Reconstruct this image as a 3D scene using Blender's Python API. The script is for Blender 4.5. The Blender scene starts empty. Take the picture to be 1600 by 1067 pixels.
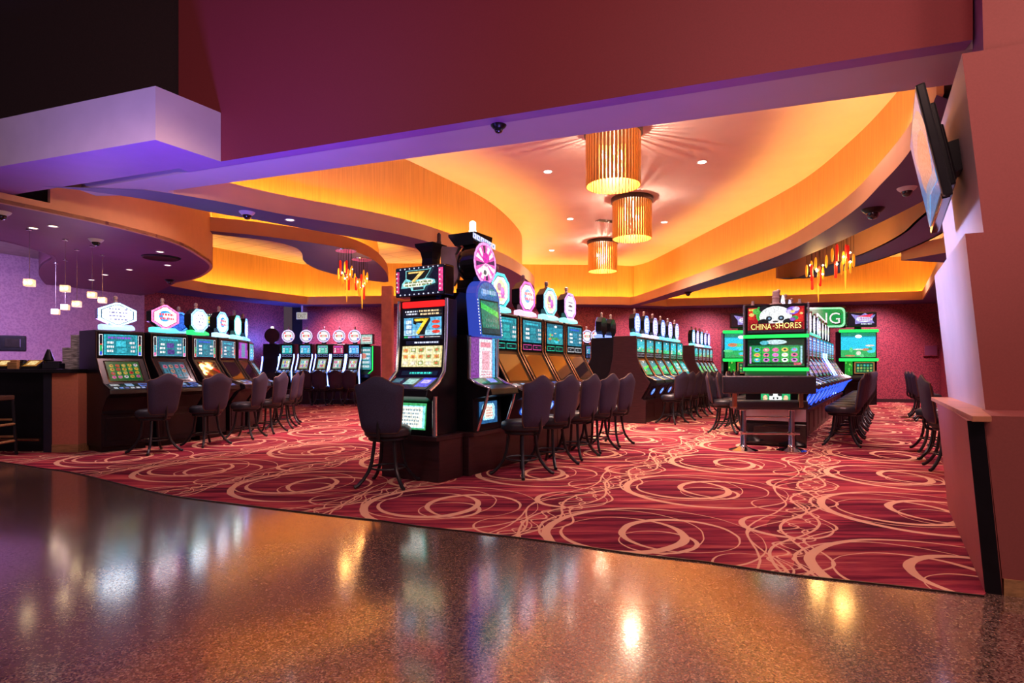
import bpy, bmesh, math, random
from mathutils import Vector, Matrix
random.seed(7)
SC = bpy.context.scene
COL = SC.collection
R = math.radians
# ------------------------------------------------------------------ camera model
FPX, HZ, EYE = 900.0, 574.0, 1.25
H1, LIP, HC = 3.5, 3.78, 5.0        # soffit underside, lip top, ceiling
HS = 4.0                             # underside of the S-shaped soffit
DZ = 0.006                           # carpet thickness

def P(px, py, h):
    """point at height h that the photograph shows at pixel (px, py)"""
    y = (EYE - h) * FPX / (py - HZ)
    return (px - 800) / FPX * y, y

def G(px, py):
    return P(px, py, 0.0)

cam_d = bpy.data.cameras.new('camera')
cam = bpy.data.objects.new('camera', cam_d)
COL.objects.link(cam)
cam.location = (0, 0, EYE)
cam.rotation_euler = (R(90), 0, 0)
cam_d.sensor_width = 36
cam_d.lens = 36 * FPX / 1600
cam_d.shift_y = (HZ - 533.5) / 1600
cam_d.clip_start = 0.05
SC.camera = cam

# ------------------------------------------------------------------ materials
def new_mat(name):
    m = bpy.data.materials.new(name)
    m.use_nodes = True
    nt = m.node_tree
    nt.nodes.clear()
    out = nt.nodes.new('ShaderNodeOutputMaterial')
    return m, nt, out

def N(nt, t, **kw):
    n = nt.nodes.new(t)
    for k, v in kw.items():
        setattr(n, k, v)
    return n

def mat(name, col, rough=0.5, metal=0.0, var=0.12, scale=6.0, emit=None, estr=0.0, coat=0.0, bump=0.0, spec=0.5, stretch=None):
    m, nt, out = new_mat(name)
    b = N(nt, 'ShaderNodeBsdfPrincipled')
    nt.links.new(b.outputs[0], out.inputs[0])
    b.inputs['Roughness'].default_value = rough
    b.inputs['Metallic'].default_value = metal
    b.inputs['Coat Weight'].default_value = coat
    b.inputs['Specular IOR Level'].default_value = spec
    tc = N(nt, 'ShaderNodeTexCoord')
    mp = N(nt, 'ShaderNodeMapping')
    if stretch:
        mp.inputs['Scale'].default_value = stretch
    nt.links.new(tc.outputs['Object'], mp.inputs[0])
    nz = N(nt, 'ShaderNodeTexNoise')
    nz.inputs['Scale'].default_value = scale
    nz.inputs['Detail'].default_value = 4
    nt.links.new(mp.outputs[0], nz.inputs['Vector'])
    rp = N(nt, 'ShaderNodeValToRGB')
    c = Vector(col)
    rp.color_ramp.elements[0].position = 0.3
    rp.color_ramp.elements[1].position = 0.7
    rp.color_ramp.elements[0].color = (*(c * (1 - var)), 1)
    rp.color_ramp.elements[1].color = (*(c * (1 + var)), 1)
    nt.links.new(nz.outputs['Fac'], rp.inputs[0])
    nt.links.new(rp.outputs[0], b.inputs['Base Color'])
    if bump:
        bp = N(nt, 'ShaderNodeBump')
        bp.inputs['Strength'].default_value = bump
        bp.inputs['Distance'].default_value = 0.01
        nt.links.new(nz.outputs['Fac'], bp.inputs['Height'])
        nt.links.new(bp.outputs[0], b.inputs['Normal'])
    if emit:
        b.inputs['Emission Color'].default_value = (*emit, 1)
        b.inputs['Emission Strength'].default_value = estr
    return m

def glow_mat(name, col, strength):
    m, nt, out = new_mat(name)
    e = N(nt, 'ShaderNodeEmission')
    e.inputs[0].default_value = (*col, 1)
    e.inputs[1].default_value = strength
    nt.links.new(e.outputs[0], out.inputs[0])
    return m

def screen_mat(name='lit_screen', strength=1.0):
    """lit artwork: its colours come from the faces themselves, under a thin gloss"""
    m, nt, out = new_mat(name)
    a = N(nt, 'ShaderNodeAttribute', attribute_name='art')
    b = N(nt, 'ShaderNodeBsdfPrincipled')
    b.inputs['Base Color'].default_value = (0.01, 0.01, 0.012, 1)
    b.inputs['Roughness'].default_value = 0.15
    nz = N(nt, 'ShaderNodeTexNoise')
    nz.inputs['Scale'].default_value = 38
    nz.inputs['Detail'].default_value = 5
    tc = N(nt, 'ShaderNodeTexCoord')
    nt.links.new(tc.outputs['Object'], nz.inputs['Vector'])
    mr = N(nt, 'ShaderNodeMapRange')
    mr.inputs['From Min'].default_value = 0.35
    mr.inputs['From Max'].default_value = 0.65
    mr.inputs['To Min'].default_value = 0.6 * strength
    mr.inputs['To Max'].default_value = 1.3 * strength
    nt.links.new(nz.outputs['Fac'], mr.inputs[0])
    nt.links.new(a.outputs['Color'], b.inputs['Emission Color'])
    nt.links.new(mr.outputs[0], b.inputs['Emission Strength'])
    nt.links.new(b.outputs[0], out.inputs[0])
    return m

def wall_mat(name, col, fleck, scale=28):
    """wallpaper with a fine mottled print"""
    m, nt, out = new_mat(name)
    b = N(nt, 'ShaderNodeBsdfPrincipled')
    b.inputs['Roughness'].default_value = 0.55
    nt.links.new(b.outputs[0], out.inputs[0])
    tc = N(nt, 'ShaderNodeTexCoord')
    v = N(nt, 'ShaderNodeTexVoronoi')
    v.inputs['Scale'].default_value = scale
    nt.links.new(tc.outputs['Object'], v.inputs['Vector'])
    nz = N(nt, 'ShaderNodeTexNoise')
    nz.inputs['Scale'].default_value = scale * 0.6
    nt.links.new(tc.outputs['Object'], nz.inputs['Vector'])
    ad = N(nt, 'ShaderNodeMath', operation='MULTIPLY')
    nt.links.new(v.outputs['Distance'], ad.inputs[0])
    nt.links.new(nz.outputs['Fac'], ad.inputs[1])
    rp = N(nt, 'ShaderNodeValToRGB')
    rp.color_ramp.elements[0].position = 0.15
    rp.color_ramp.elements[0].color = (*fleck, 1)
    rp.color_ramp.elements[1].position = 0.32
    rp.color_ramp.elements[1].color = (*col, 1)
    nt.links.new(ad.outputs[0], rp.inputs[0])
    nt.links.new(rp.outputs[0], b.inputs['Base Color'])
    return m

def tile_ceiling_mat():
    m, nt, out = new_mat('ceiling_plaster')
    b = N(nt, 'ShaderNodeBsdfPrincipled')
    b.inputs['Roughness'].default_value = 0.7
    nt.links.new(b.outputs[0], out.inputs[0])
    tc = N(nt, 'ShaderNodeTexCoord')
    mp = N(nt, 'ShaderNodeMapping')
    mp.inputs['Rotation'].default_value = (0, 0, R(30))
    br = N(nt, 'ShaderNodeTexBrick')
    br.offset = 0
    br.inputs['Scale'].default_value = 1.0
    br.inputs['Brick Width'].default_value = 1.2
    br.inputs['Row Height'].default_value = 0.6
    br.inputs['Mortar Size'].default_value = 0.02
    br.inputs['Color1'].default_value = (0.68, 0.56, 0.52, 1)
    br.inputs['Color2'].default_value = (0.64, 0.53, 0.50, 1)
    br.inputs['Mortar'].default_value = (0.42, 0.33, 0.32, 1)
    nt.links.new(tc.outputs['Object'], mp.inputs[0])
    nt.links.new(mp.outputs[0], br.inputs['Vector'])
    nt.links.new(br.outputs['Color'], b.inputs['Base Color'])
    return m

def terrazzo_mat():
    m, nt, out = new_mat('polished_terrazzo')
    b = N(nt, 'ShaderNodeBsdfPrincipled')
    nt.links.new(b.outputs[0], out.inputs[0])
    tc = N(nt, 'ShaderNodeTexCoord')
    nz = N(nt, 'ShaderNodeTexNoise')
    nz.inputs['Scale'].default_value = 1.1
    nz.inputs['Detail'].default_value = 3
    nt.links.new(tc.outputs['Object'], nz.inputs['Vector'])
    base = N(nt, 'ShaderNodeValToRGB')
    base.color_ramp.elements[0].color = (0.10, 0.048, 0.035, 1)
    base.color_ramp.elements[1].color = (0.15, 0.075, 0.05, 1)
    nt.links.new(nz.outputs['Fac'], base.inputs[0])
    v = N(nt, 'ShaderNodeTexVoronoi')
    v.inputs['Scale'].default_value = 140
    nt.links.new(tc.outputs['Object'], v.inputs['Vector'])
    rp = N(nt, 'ShaderNodeValToRGB')
    rp.color_ramp.interpolation = 'CONSTANT'
    els = rp.color_ramp.elements
    els[0].position = 0.0
    els[0].color = (0.02, 0.008, 0.006, 1)
    els[1].position = 0.3
    els[1].color = (0.20, 0.105, 0.082, 1)
    e = els.new(0.55)
    e.color = (0.31, 0.175, 0.130, 1)
    e = els.new(0.88)
    e.color = (0.48, 0.32, 0.24, 1)
    sep = N(nt, 'ShaderNodeSeparateColor')
    nt.links.new(v.outputs['Color'], sep.inputs[0])
    nt.links.new(sep.outputs[0], rp.inputs[0])
    mx = N(nt, 'ShaderNodeMix', data_type='RGBA')
    mx.inputs[0].default_value = 0.85
    nt.links.new(base.outputs[0], mx.inputs[6])
    nt.links.new(rp.outputs[0], mx.inputs[7])
    nt.links.new(mx.outputs[2], b.inputs['Base Color'])
    # chips take the polish differently
    mr = N(nt, 'ShaderNodeMapRange')
    mr.inputs['To Min'].default_value = 0.22
    mr.inputs['To Max'].default_value = 0.13
    nt.links.new(sep.outputs[0], mr.inputs[0])
    nt.links.new(mr.outputs[0], b.inputs['Roughness'])
    b.inputs['Specular IOR Level'].default_value = 0.9
    cw = N(nt, 'ShaderNodeMapRange')
    cw.inputs['To Min'].default_value = 0.35
    cw.inputs['To Max'].default_value = 1.0
    cw.inputs['From Max'].default_value = 0.35
    nt.links.new(sep.outputs[0], cw.inputs[0])
    nt.links.new(cw.outputs[0], b.inputs['Coat Weight'])
    b.inputs['Coat IOR'].default_value = 1.95
    b.inputs['Coat Roughness'].default_value = 0.12
    return m

def carpet_mat():
    """red streaked broadloom with cream loops and winding strands, one 1.83 m repeat"""
    m, nt, out = new_mat('patterned_carpet')
    b = N(nt, 'ShaderNodeBsdfPrincipled')
    b.inputs['Roughness'].default_value = 0.95
    b.inputs['Specular IOR Level'].default_value = 0.1
    nt.links.new(b.outputs[0], out.inputs[0])
    L = nt.links.new
    tc = N(nt, 'ShaderNodeTexCoord')
    rot = N(nt, 'ShaderNodeMapping')
    rot.inputs['Rotation'].default_value = (0, 0, R(30))
    L(tc.outputs['Object'], rot.inputs[0])
    wn = N(nt, 'ShaderNodeTexNoise')
    wn.inputs['Scale'].default_value = 2.2
    L(rot.outputs[0], wn.inputs['Vector'])
    ws = N(nt, 'ShaderNodeVectorMath', operation='SCALE')
    ws.inputs['Scale'].default_value = 0.05
    L(wn.outputs['Color'], ws.inputs[0])
    wa = N(nt, 'ShaderNodeVectorMath', operation='ADD')
    L(rot.outputs[0], wa.inputs[0])
    L(ws.outputs[0], wa.inputs[1])
    sx = N(nt, 'ShaderNodeSeparateXYZ')
    L(wa.outputs[0], sx.inputs[0])
    T = 1.83

    def M(op, a, bb=None, c=None):
        n = N(nt, 'ShaderNodeMath', operation=op)
        for i, v in enumerate((a, bb, c)):
            if v is None:
                continue
            if isinstance(v, (int, float)):
                n.inputs[i].default_value = v
            else:
                L(v, n.inputs[i])
        return n.outputs[0]
    X, Y = sx.outputs[0], sx.outputs[1]

    def wrap(v, c):
        return M('WRAP', M('SUBTRACT', v, c), T / 2, -T / 2)

    def dist(qx, qy, kx=1.0, ky=1.0):
        a = M('MULTIPLY', qx, kx)
        c = M('MULTIPLY', qy, ky)
        return M('SQRT', M('ADD', M('MULTIPLY', a, a), M('MULTIPLY', c, c)))
    masks = []
    # (cx, cy, outer r, inner r, inner offset x, y, squash)
    rings = [(0.60, 0.60, 0.80, 0.762, 0.028, 0.016, 1.0), (0.42, 0.52, 0.47, 0.43, -0.028, 0.014, 1.0),
             (0.78, 0.70, 0.44, 0.405, 0.024, -0.014, 1.0), (0.36, 0.60, 0.62, 0.604, 0.006, 0.0, 1.0),
             (0.70, 0.45, 0.28, 0.258, -0.014, 0.0, 1.0), (1.45, 1.35, 0.34, 0.31, 0.016, 0.018, 1.0),
             (1.35, 0.25, 0.24, 0.226, 0.0, 0.008, 1.0)]
    first = None
    for cx, cy, ro, ri, ox, oy, sq in rings:
        qx, qy = wrap(X, cx), wrap(Y, cy)
        d1 = dist(qx, qy, 1, sq)
        d2 = dist(M('SUBTRACT', qx, ox), M('SUBTRACT', qy, oy), 1, sq)
        ins = M('LESS_THAN', d1, ro)
        if first is None:
            first = ins
        masks.append(M('MULTIPLY', ins, M('GREATER_THAN', d2, ri)))
    dark = None
    # winding strands that run along the rows
    for cx, amp, ph, wdt, k in ((1.55, 0.13, 0.0, 0.011, 1), (1.55, 0.13, 2.6, 0.011, 1), (1.40, 0.17, 1.2, 0.009, 1),
                                (1.70, 0.10, 4.0, 0.010, 2), (1.30, 0.09, 0.7, 0.008, 1), (1.48, 0.06, 3.3, 0.009, 5),
                                (1.54, 0.07, 0.4, 0.008, 6), (1.62, 0.05, 2.0, 0.007, 5)):
        s = M('SINE', M('ADD', M('MULTIPLY', Y, 2 * math.pi * k / T), ph))
        q = M('WRAP', M('SUBTRACT', M('SUBTRACT', X, cx), M('MULTIPLY', s, amp)), T / 2, -T / 2)
        aq = M('ABSOLUTE', q)
        masks.append(M('LESS_THAN', aq, wdt))
        if dark is None:
            dark = M('LESS_THAN', M('ABSOLUTE', M('ADD', q, 0.05)), 0.05)
    tot = masks[0]
    for k in masks[1:]:
        tot = M('MAXIMUM', tot, k)
    # streaks across the rows
    st = N(nt, 'ShaderNodeMapping')
    st.inputs['Rotation'].default_value = (0, 0, R(22))
    st.inputs['Scale'].default_value = (0.55, 6.5, 1)
    L(tc.outputs['Object'], st.inputs[0])
    sn = N(nt, 'ShaderNodeTexNoise')
    sn.inputs['Scale'].default_value = 1.3
    sn.inputs['Detail'].default_value = 7
    sn.inputs['Roughness'].default_value = 0.68
    L(st.outputs[0], sn.inputs['Vector'])
    big = N(nt, 'ShaderNodeTexNoise')
    big.inputs['Scale'].default_value = 0.8
    L(tc.outputs['Object'], big.inputs['Vector'])
    mixv = M('ADD', M('MULTIPLY', sn.outputs['Fac'], 0.75), M('MULTIPLY', big.outputs['Fac'], 0.25))
    rp = N(nt, 'ShaderNodeValToRGB')
    els = rp.color_ramp.elements
    els[0].position = 0.37
    els[0].color = (0.060, 0.004, 0.016, 1)
    els[1].position = 0.64
    els[1].color = (0.70, 0.21, 0.15, 1)
    for p, c in ((0.44, (0.15, 0.010, 0.032, 1)), (0.51, (0.33, 0.032, 0.06, 1)), (0.57, (0.48, 0.075, 0.085, 1))):
        e = els.new(p)
        e.color = c
    L(mixv, rp.inputs[0])
    dk = N(nt, 'ShaderNodeMix', data_type='RGBA')
    L(M('MULTIPLY', M('MAXIMUM', M('MULTIPLY', first, 0.45), dark), 0.62), dk.inputs[0])
    L(rp.outputs[0], dk.inputs[6])
    dk.inputs[7].default_value = (0.10, 0.006, 0.022, 1)
    mx = N(nt, 'ShaderNodeMix', data_type='RGBA')
    L(M('MULTIPLY', tot, 0.92), mx.inputs[0])
    L(dk.outputs[2], mx.inputs[6])
    mx.inputs[7].default_value = (0.78, 0.46, 0.29, 1)
    L(mx.outputs[2], b.inputs['Base Color'])
    return m

MT = {}
def setup_mats():
    MT['terrazzo'] = terrazzo_mat()
    MT['carpet'] = carpet_mat()
    MT['ceiling'] = tile_ceiling_mat()
    MT['dome'] = mat('smooth_ceiling_paint', (0.86, 0.68, 0.66), 0.65, var=0.03, scale=2)
    MT['wallpaper'] = wall_mat('crimson_wallpaper', (0.36, 0.075, 0.10), (0.16, 0.03, 0.055))
    MT['barwall'] = wall_mat('lilac_wallpaper', (0.46, 0.30, 0.46), (0.36, 0.22, 0.38), 22)
    MT['drum'] = mat('amber_fabric_wall', (0.66, 0.36, 0.10), 0.7, var=0.13, scale=9, stretch=(6, 6, 0.15))
    MT['lip'] = mat('tan_fascia_paint', (0.60, 0.35, 0.18), 0.6, var=0.03, scale=3)
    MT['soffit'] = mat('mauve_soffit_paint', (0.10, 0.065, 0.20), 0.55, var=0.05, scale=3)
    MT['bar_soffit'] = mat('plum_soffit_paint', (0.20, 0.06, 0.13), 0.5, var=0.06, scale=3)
    MT['header'] = mat('oxblood_paint', (0.235, 0.020, 0.026), 0.6, var=0.06, scale=90)
    MT['header_edge'] = mat('violet_lit_edge', (0.30, 0.10, 0.34), 0.5, var=0.05, scale=4)  # violet light on these undersides and returns is put into the colour
    MT['brick_red'] = mat('brick_red_paint', (0.34, 0.085, 0.075), 0.6, var=0.05, scale=90)
    MT['cream'] = mat('cream_box_paint', (0.60, 0.47, 0.42), 0.6, var=0.04, scale=4)
    MT['jamb'] = mat('pale_jamb_paint', (0.66, 0.50, 0.50), 0.5, var=0.04, scale=4)
    MT['dark_wall'] = mat('dark_brown_cloth_wall', (0.030, 0.010, 0.012), 0.8, var=0.2, scale=60)
    MT['black'] = mat('black_satin_laminate', (0.006, 0.005, 0.008), 0.30, var=0.25, scale=12, spec=0.35)
    MT['black_gloss'] = mat('black_gloss_plastic', (0.008, 0.008, 0.010), 0.10, var=0.2, scale=12)
    MT['glass_dark'] = mat('dark_screen_glass', (0.012, 0.010, 0.010), 0.05, var=0.2, scale=12, spec=0.9, coat=1.0)
    MT['stand'] = mat('dark_cherry_stand', (0.032, 0.011, 0.015), 0.3, var=0.3, scale=5, stretch=(1, 1, 8))
    MT['vinyl'] = mat('black_vinyl', (0.022, 0.020, 0.028), 0.38, var=0.2, scale=40, bump=0.08)
    MT['back_cloth'] = mat('dark_cloth_blue_cast', (0.034, 0.027, 0.070), 0.75, var=0.25, scale=120, bump=0.15)  # blue cast of the machine lights is put into the cloth colour
    MT['piping'] = mat('brown_piping', (0.10, 0.045, 0.03), 0.5)
    MT['leg'] = mat('black_powder_metal', (0.020, 0.019, 0.024), 0.35, metal=0.3)
    MT['chrome'] = mat('polished_chrome', (0.80, 0.79, 0.80), 0.08, metal=1.0, var=0.02)
    MT['bronze'] = mat('bronze_edge_metal', (0.55, 0.34, 0.18), 0.25, metal=1.0, var=0.06)
    MT['silver'] = mat('brushed_silver', (0.60, 0.60, 0.66), 0.25, metal=1.0, var=0.05)
    MT['gray'] = mat('gray_plastic', (0.34, 0.26, 0.28), 0.5)
    MT['white_plastic'] = mat('white_plastic', (0.75, 0.73, 0.76), 0.35, var=0.03)
    MT['terracotta'] = mat('terracotta_panel', (0.60, 0.20, 0.12), 0.55, var=0.06, scale=30)
    MT['wood'] = mat('honey_oak_trim', (0.42, 0.22, 0.09), 0.45, var=0.3, scale=6, stretch=(1, 8, 8))
    MT['stone'] = mat('stacked_grey_stone', (0.27, 0.24, 0.27), 0.8, var=0.75, scale=9, stretch=(1, 1, 7), bump=0.6)
    MT['amber_slat'] = mat('amber_glass_rod', (0.62, 0.26, 0.045), 0.3, var=0.12, scale=5, emit=(1.0, 0.36, 0.035), estr=0.03)
    MT['brown_metal'] = mat('dark_bronze_ring', (0.06, 0.035, 0.03), 0.35, metal=0.6)
    MT['amber_glass'] = mat('lit_amber_glass', (0.8, 0.35, 0.03), 0.15, emit=(1.0, 0.30, 0.012), estr=0.36)
    MT['red_glass'] = mat('lit_red_glass', (0.7, 0.03, 0.02), 0.15, emit=(0.9, 0.02, 0.015), estr=0.25)
    MT['bulb'] = glow_mat('bulb_glow', (1.0, 0.80, 0.45), 12)
    MT['pend_glow'] = glow_mat('crystal_glow', (1.0, 0.62, 0.30), 3.0)
    MT['down_glow'] = glow_mat('downlight_glow', (1.0, 0.86, 0.70), 12)
    MT['slot_glow'] = glow_mat('slot_light_glow', (1.0, 0.78, 0.62), 2.5)
    MT['cove'] = glow_mat('amber_cove_tape', (1.0, 0.50, 0.07), 30.0)
    MT['screen'] = screen_mat(strength=0.62)
    MT['blue_neon'] = glow_mat('blue_neon', (0.03, 0.09, 1.0), 1.0)
    MT['white_neon'] = glow_mat('white_blue_neon', (0.16, 0.28, 1.0), 5.5)
    MT['green_neon'] = glow_mat('green_neon', (0.02, 0.75, 0.10), 0.9)
    MT['dome_glass'] = mat('smoked_dome', (0.01, 0.01, 0.016), 0.06, coat=1.0)
setup_mats()

# ------------------------------------------------------------------ mesh builder
class MB:
    def __init__(s):
        s.v, s.f, s.m, s.c = [], [], [], []

    def face(s, pts, mi=0, col=None):
        k = len(s.v)
        s.v += [tuple(p) for p in pts]
        s.f.append(tuple(range(k, k + len(pts))))
        s.m.append(mi)
        s.c.append(col)

    def mesh(s, verts, faces, mi=0, col=None, M=None):
        k = len(s.v)
        s.v += [tuple(M @ Vector(p)) if M else tuple(p) for p in verts]
        for f in faces:
            s.f.append(tuple(i + k for i in f))
            s.m.append(mi)
            s.c.append(col)

    def box(s, x0, x1, y0, y1, z0, z1, mi=0, col=None, M=None):
        vs = [(x0, y0, z0), (x1, y0, z0), (x1, y1, z0), (x0, y1, z0), (x0, y0, z1), (x1, y0, z1), (x1, y1, z1), (x0, y1, z1)]
        fs = [(0, 3, 2, 1), (4, 5, 6, 7), (0, 1, 5, 4), (1, 2, 6, 5), (2, 3, 7, 6), (3, 0, 4, 7)]
        s.mesh(vs, fs, mi, col, M)

    def prism(s, poly, z0, z1, mi=0, mb=None, mt=None, M=None):
        """vertical prism over an xy polygon (counter-clockwise)"""
        a = sum(poly[i][0] * poly[(i + 1) % len(poly)][1] - poly[(i + 1) % len(poly)][0] * poly[i][1] for i in range(len(poly)))
        if a < 0:
            poly = poly[::-1]
        n = len(poly)
        vs = [(x, y, z0) for x, y in poly] + [(x, y, z1) for x, y in poly]
        s.mesh(vs, [(i, (i + 1) % n, n + (i + 1) % n, n + i) for i in range(n)], mi, None, M)
        s.mesh(vs, [tuple(range(n))[::-1]], mi if mb is None else mb, None, M)
        s.mesh(vs, [tuple(range(n, 2 * n))], mi if mt is None else mt, None, M)

    def side(s, prof, x0, x1, mi=0, M=None):
        """side profile of (y, z) points extruded along x"""
        n = len(prof)
        a = sum(prof[i][0] * prof[(i + 1) % n][1] - prof[(i + 1) % n][0] * prof[i][1] for i in range(n))
        if a < 0:
            prof = prof[::-1]
        vs = [(x0, y, z) for y, z in prof] + [(x1, y, z) for y, z in prof]
        fs = [(i, n + i, n + (i + 1) % n, (i + 1) % n) for i in range(n)]
        fs = [f[::-1] for f in fs]
        s.mesh(vs, fs + [tuple(range(n))[::-1], tuple(range(n, 2 * n))], mi, None, M)

    def tube(s, path, r, n=8, mi=0, col=None, closed=False, M=None):
        path = [Vector(p) for p in path]
        k = len(path)
        rs = r if isinstance(r, (list, tuple)) else [r] * k
        vs, fs = [], []
        up0 = None
        for i, p in enumerate(path):
            a = path[(i - 1) % k] if closed or i > 0 else path[i]
            b = path[(i + 1) % k] if closed or i < k - 1 else path[i]
            t = (b - a).normalized()
            if up0 is None:
                up0 = Vector((0, 0, 1)) if abs(t.z) < 0.9 else Vector((1, 0, 0))
            e1 = up0 - t * up0.dot(t)
            if e1.length < 1e-5:
                e1 = t.orthogonal()
            e1.normalize()
            up0 = e1
            e2 = t.cross(e1)
            for j in range(n):
                w = 2 * math.pi * j / n
                vs.append(p + (e1 * math.cos(w) + e2 * math.sin(w)) * rs[i])
        for i in range(k if closed else k - 1):
            for j in range(n):
                a, b = i * n + j, i * n + (j + 1) % n
                c, d = ((i + 1) % k) * n + (j + 1) % n, ((i + 1) % k) * n + j
                fs.append((a, b, c, d))
        if not closed:
            fs.append(tuple(range(n))[::-1])
            fs.append(tuple(range((k - 1) * n, k * n)))
        s.mesh(vs, fs, mi, col, M)

    def lathe(s, prof, n=24, c=(0, 0, 0), mi=0, col=None, M=None, sx=1, sy=1):
        vs, fs = [], []
        for r, z in prof:
            for j in range(n):
                w = 2 * math.pi * j / n
                vs.append((c[0] + r * math.cos(w) * sx, c[1] + r * math.sin(w) * sy, c[2] + z))
        for i in range(len(prof) - 1):
            for j in range(n):
                fs.append((i * n + j, i * n + (j + 1) % n, (i + 1) * n + (j + 1) % n, (i + 1) * n + j))
        fs.append(tuple(range(n))[::-1])
        fs.append(tuple(range((len(prof) - 1) * n, len(prof) * n)))
        s.mesh(vs, fs, mi, col, M)

    def build(s, name, mats, parent=None, bevel=0, smooth=False, seg=2, fix=False):
        me = bpy.data.meshes.new(name)
        me.from_pydata(s.v, [], s.f)
        if not isinstance(mats, (list, tuple)):
            mats = [mats]
        for q in mats:
            me.materials.append(MT[q] if isinstance(q, str) else q)
        me.polygons.foreach_set('material_index', s.m)
        if any(c is not None for c in s.c):
            at = me.color_attributes.new('art', 'FLOAT_COLOR', 'CORNER')
            li = 0
            for p, c in zip(me.polygons, s.c):
                c = c or (0, 0, 0)
                for li in p.loop_indices:
                    at.data[li].color = (*c, 1)
        if bevel or fix:
            bm = bmesh.new()
            bm.from_mesh(me)
            bmesh.ops.remove_doubles(bm, verts=bm.verts, dist=1e-5)
            bmesh.ops.recalc_face_normals(bm, faces=bm.faces)
            if bevel:
                es = [e for e in bm.edges if len(e.link_faces) == 2 and e.calc_face_angle(0) > 0.5]
                bmesh.ops.bevel(bm, geom=es, offset=bevel, segments=seg, profile=0.6, affect='EDGES', clamp_overlap=True)
            bm.to_mesh(me)
            bm.free()
        if smooth:
            for p in me.polygons:
                p.use_smooth = True
            me.set_sharp_from_angle(angle=R(40))
        me.update()
        o = bpy.data.objects.new(name, me)
        COL.objects.link(o)
        if parent:
            o.parent = parent
        return o

def thing(name, label, cat, loc=(0, 0, 0), yaw=0.0, group=None):
    o = bpy.data.objects.new(name, None)
    o.empty_display_size = 0.1
    COL.objects.link(o)
    o.location = loc
    o.rotation_euler = (0, 0, yaw)
    return tag(o, label, cat, group)

def tag(o, label, cat, group=None):
    o['label'] = label
    o['category'] = cat
    if group:
        o['group'] = group
    return o

def struct(o, label=None, cat=None):
    o['kind'] = 'structure'
    if label:
        o['label'] = label
    if cat:
        o['category'] = cat
    return o

KIDS = {}
def remember(root):
    KIDS[root.name] = [(c, list(c.children)) for c in root.children]
    return root

def dup(root, loc, yaw, label, group=None, skip=()):
    r = root.copy()
    COL.objects.link(r)
    r.location = loc
    r.rotation_euler = (0, 0, yaw)
    r['label'] = label
    if group:
        r['group'] = group
    for c, subs in KIDS[root.name]:
        if c.name.split('.')[0] in skip:
            continue
        k = c.copy()
        COL.objects.link(k)
        k.parent = r
        for d in subs:
            e = d.copy()
            COL.objects.link(e)
            e.parent = k
    return r

ORD = ['first', 'second', 'third', 'fourth', 'fifth', 'sixth', 'seventh', 'eighth', 'ninth', 'tenth', 'eleventh', 'twelfth']

def catmull(pts, n):
    pts = [Vector(p) for p in pts]
    ext = [2 * pts[0] - pts[1]] + pts + [2 * pts[-1] - pts[-2]]
    dense = []
    for i in range(1, len(ext) - 2):
        p0, p1, p2, p3 = ext[i - 1:i + 3]
        for k in range(24):
            t = k / 24
            dense.append(0.5 * (2 * p1 + (p2 - p0) * t + (2 * p0 - 5 * p1 + 4 * p2 - p3) * t * t + (3 * p1 - p0 - 3 * p2 + p3) * t ** 3))
    dense.append(pts[-1])
    L = [0]
    for a, b in zip(dense, dense[1:]):
        L.append(L[-1] + (b - a).length)
    out, j = [], 0
    for i in range(n):
        d = L[-1] * i / (n - 1)
        while j < len(L) - 2 and L[j + 1] < d:
            j += 1
        q = (d - L[j]) / max(1e-9, L[j + 1] - L[j])
        out.append(dense[j].lerp(dense[j + 1], min(1, q)))
    return out

def offset(curve, d):
    """shift a polyline sideways by d (to the left of its direction)"""
    out = []
    for i, p in enumerate(curve):
        a, b = curve[max(0, i - 1)], curve[min(len(curve) - 1, i + 1)]
        t = (b - a).normalized()
        out.append(Vector((p.x - t.y * d, p.y + t.x * d)))
    return out

def wall_strip(mb, curve, z0, z1, thick, mi=0):
    """upright sheet with thickness along a polyline"""
    o = offset(curve, thick)
    n = len(curve)
    for i in range(n - 1):
        a, b, c, d = curve[i], curve[i + 1], o[i + 1], o[i]
        mb.face([(a.x, a.y, z0), (b.x, b.y, z0), (b.x, b.y, z1), (a.x, a.y, z1)], mi)
        mb.face([(c.x, c.y, z0), (d.x, d.y, z0), (d.x, d.y, z1), (c.x, c.y, z1)], mi)
        mb.face([(a.x, a.y, z0), (d.x, d.y, z0), (c.x, c.y, z0), (b.x, b.y, z0)], mi)
        mb.face([(a.x, a.y, z1), (b.x, b.y, z1), (c.x, c.y, z1), (d.x, d.y, z1)], mi)
    for k in (0, -1):
        a, d = curve[k], o[k]
        mb.face([(a.x, a.y, z0), (d.x, d.y, z0), (d.x, d.y, z1), (a.x, a.y, z1)], mi)

def ribbon(mb, A, B, z, mi=0, down=False):
    for i in range(len(A) - 1):
        f = [(A[i].x, A[i].y, z), (A[i + 1].x, A[i + 1].y, z), (B[i + 1].x, B[i + 1].y, z), (B[i].x, B[i].y, z)]
        mb.face(f, mi)

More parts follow.
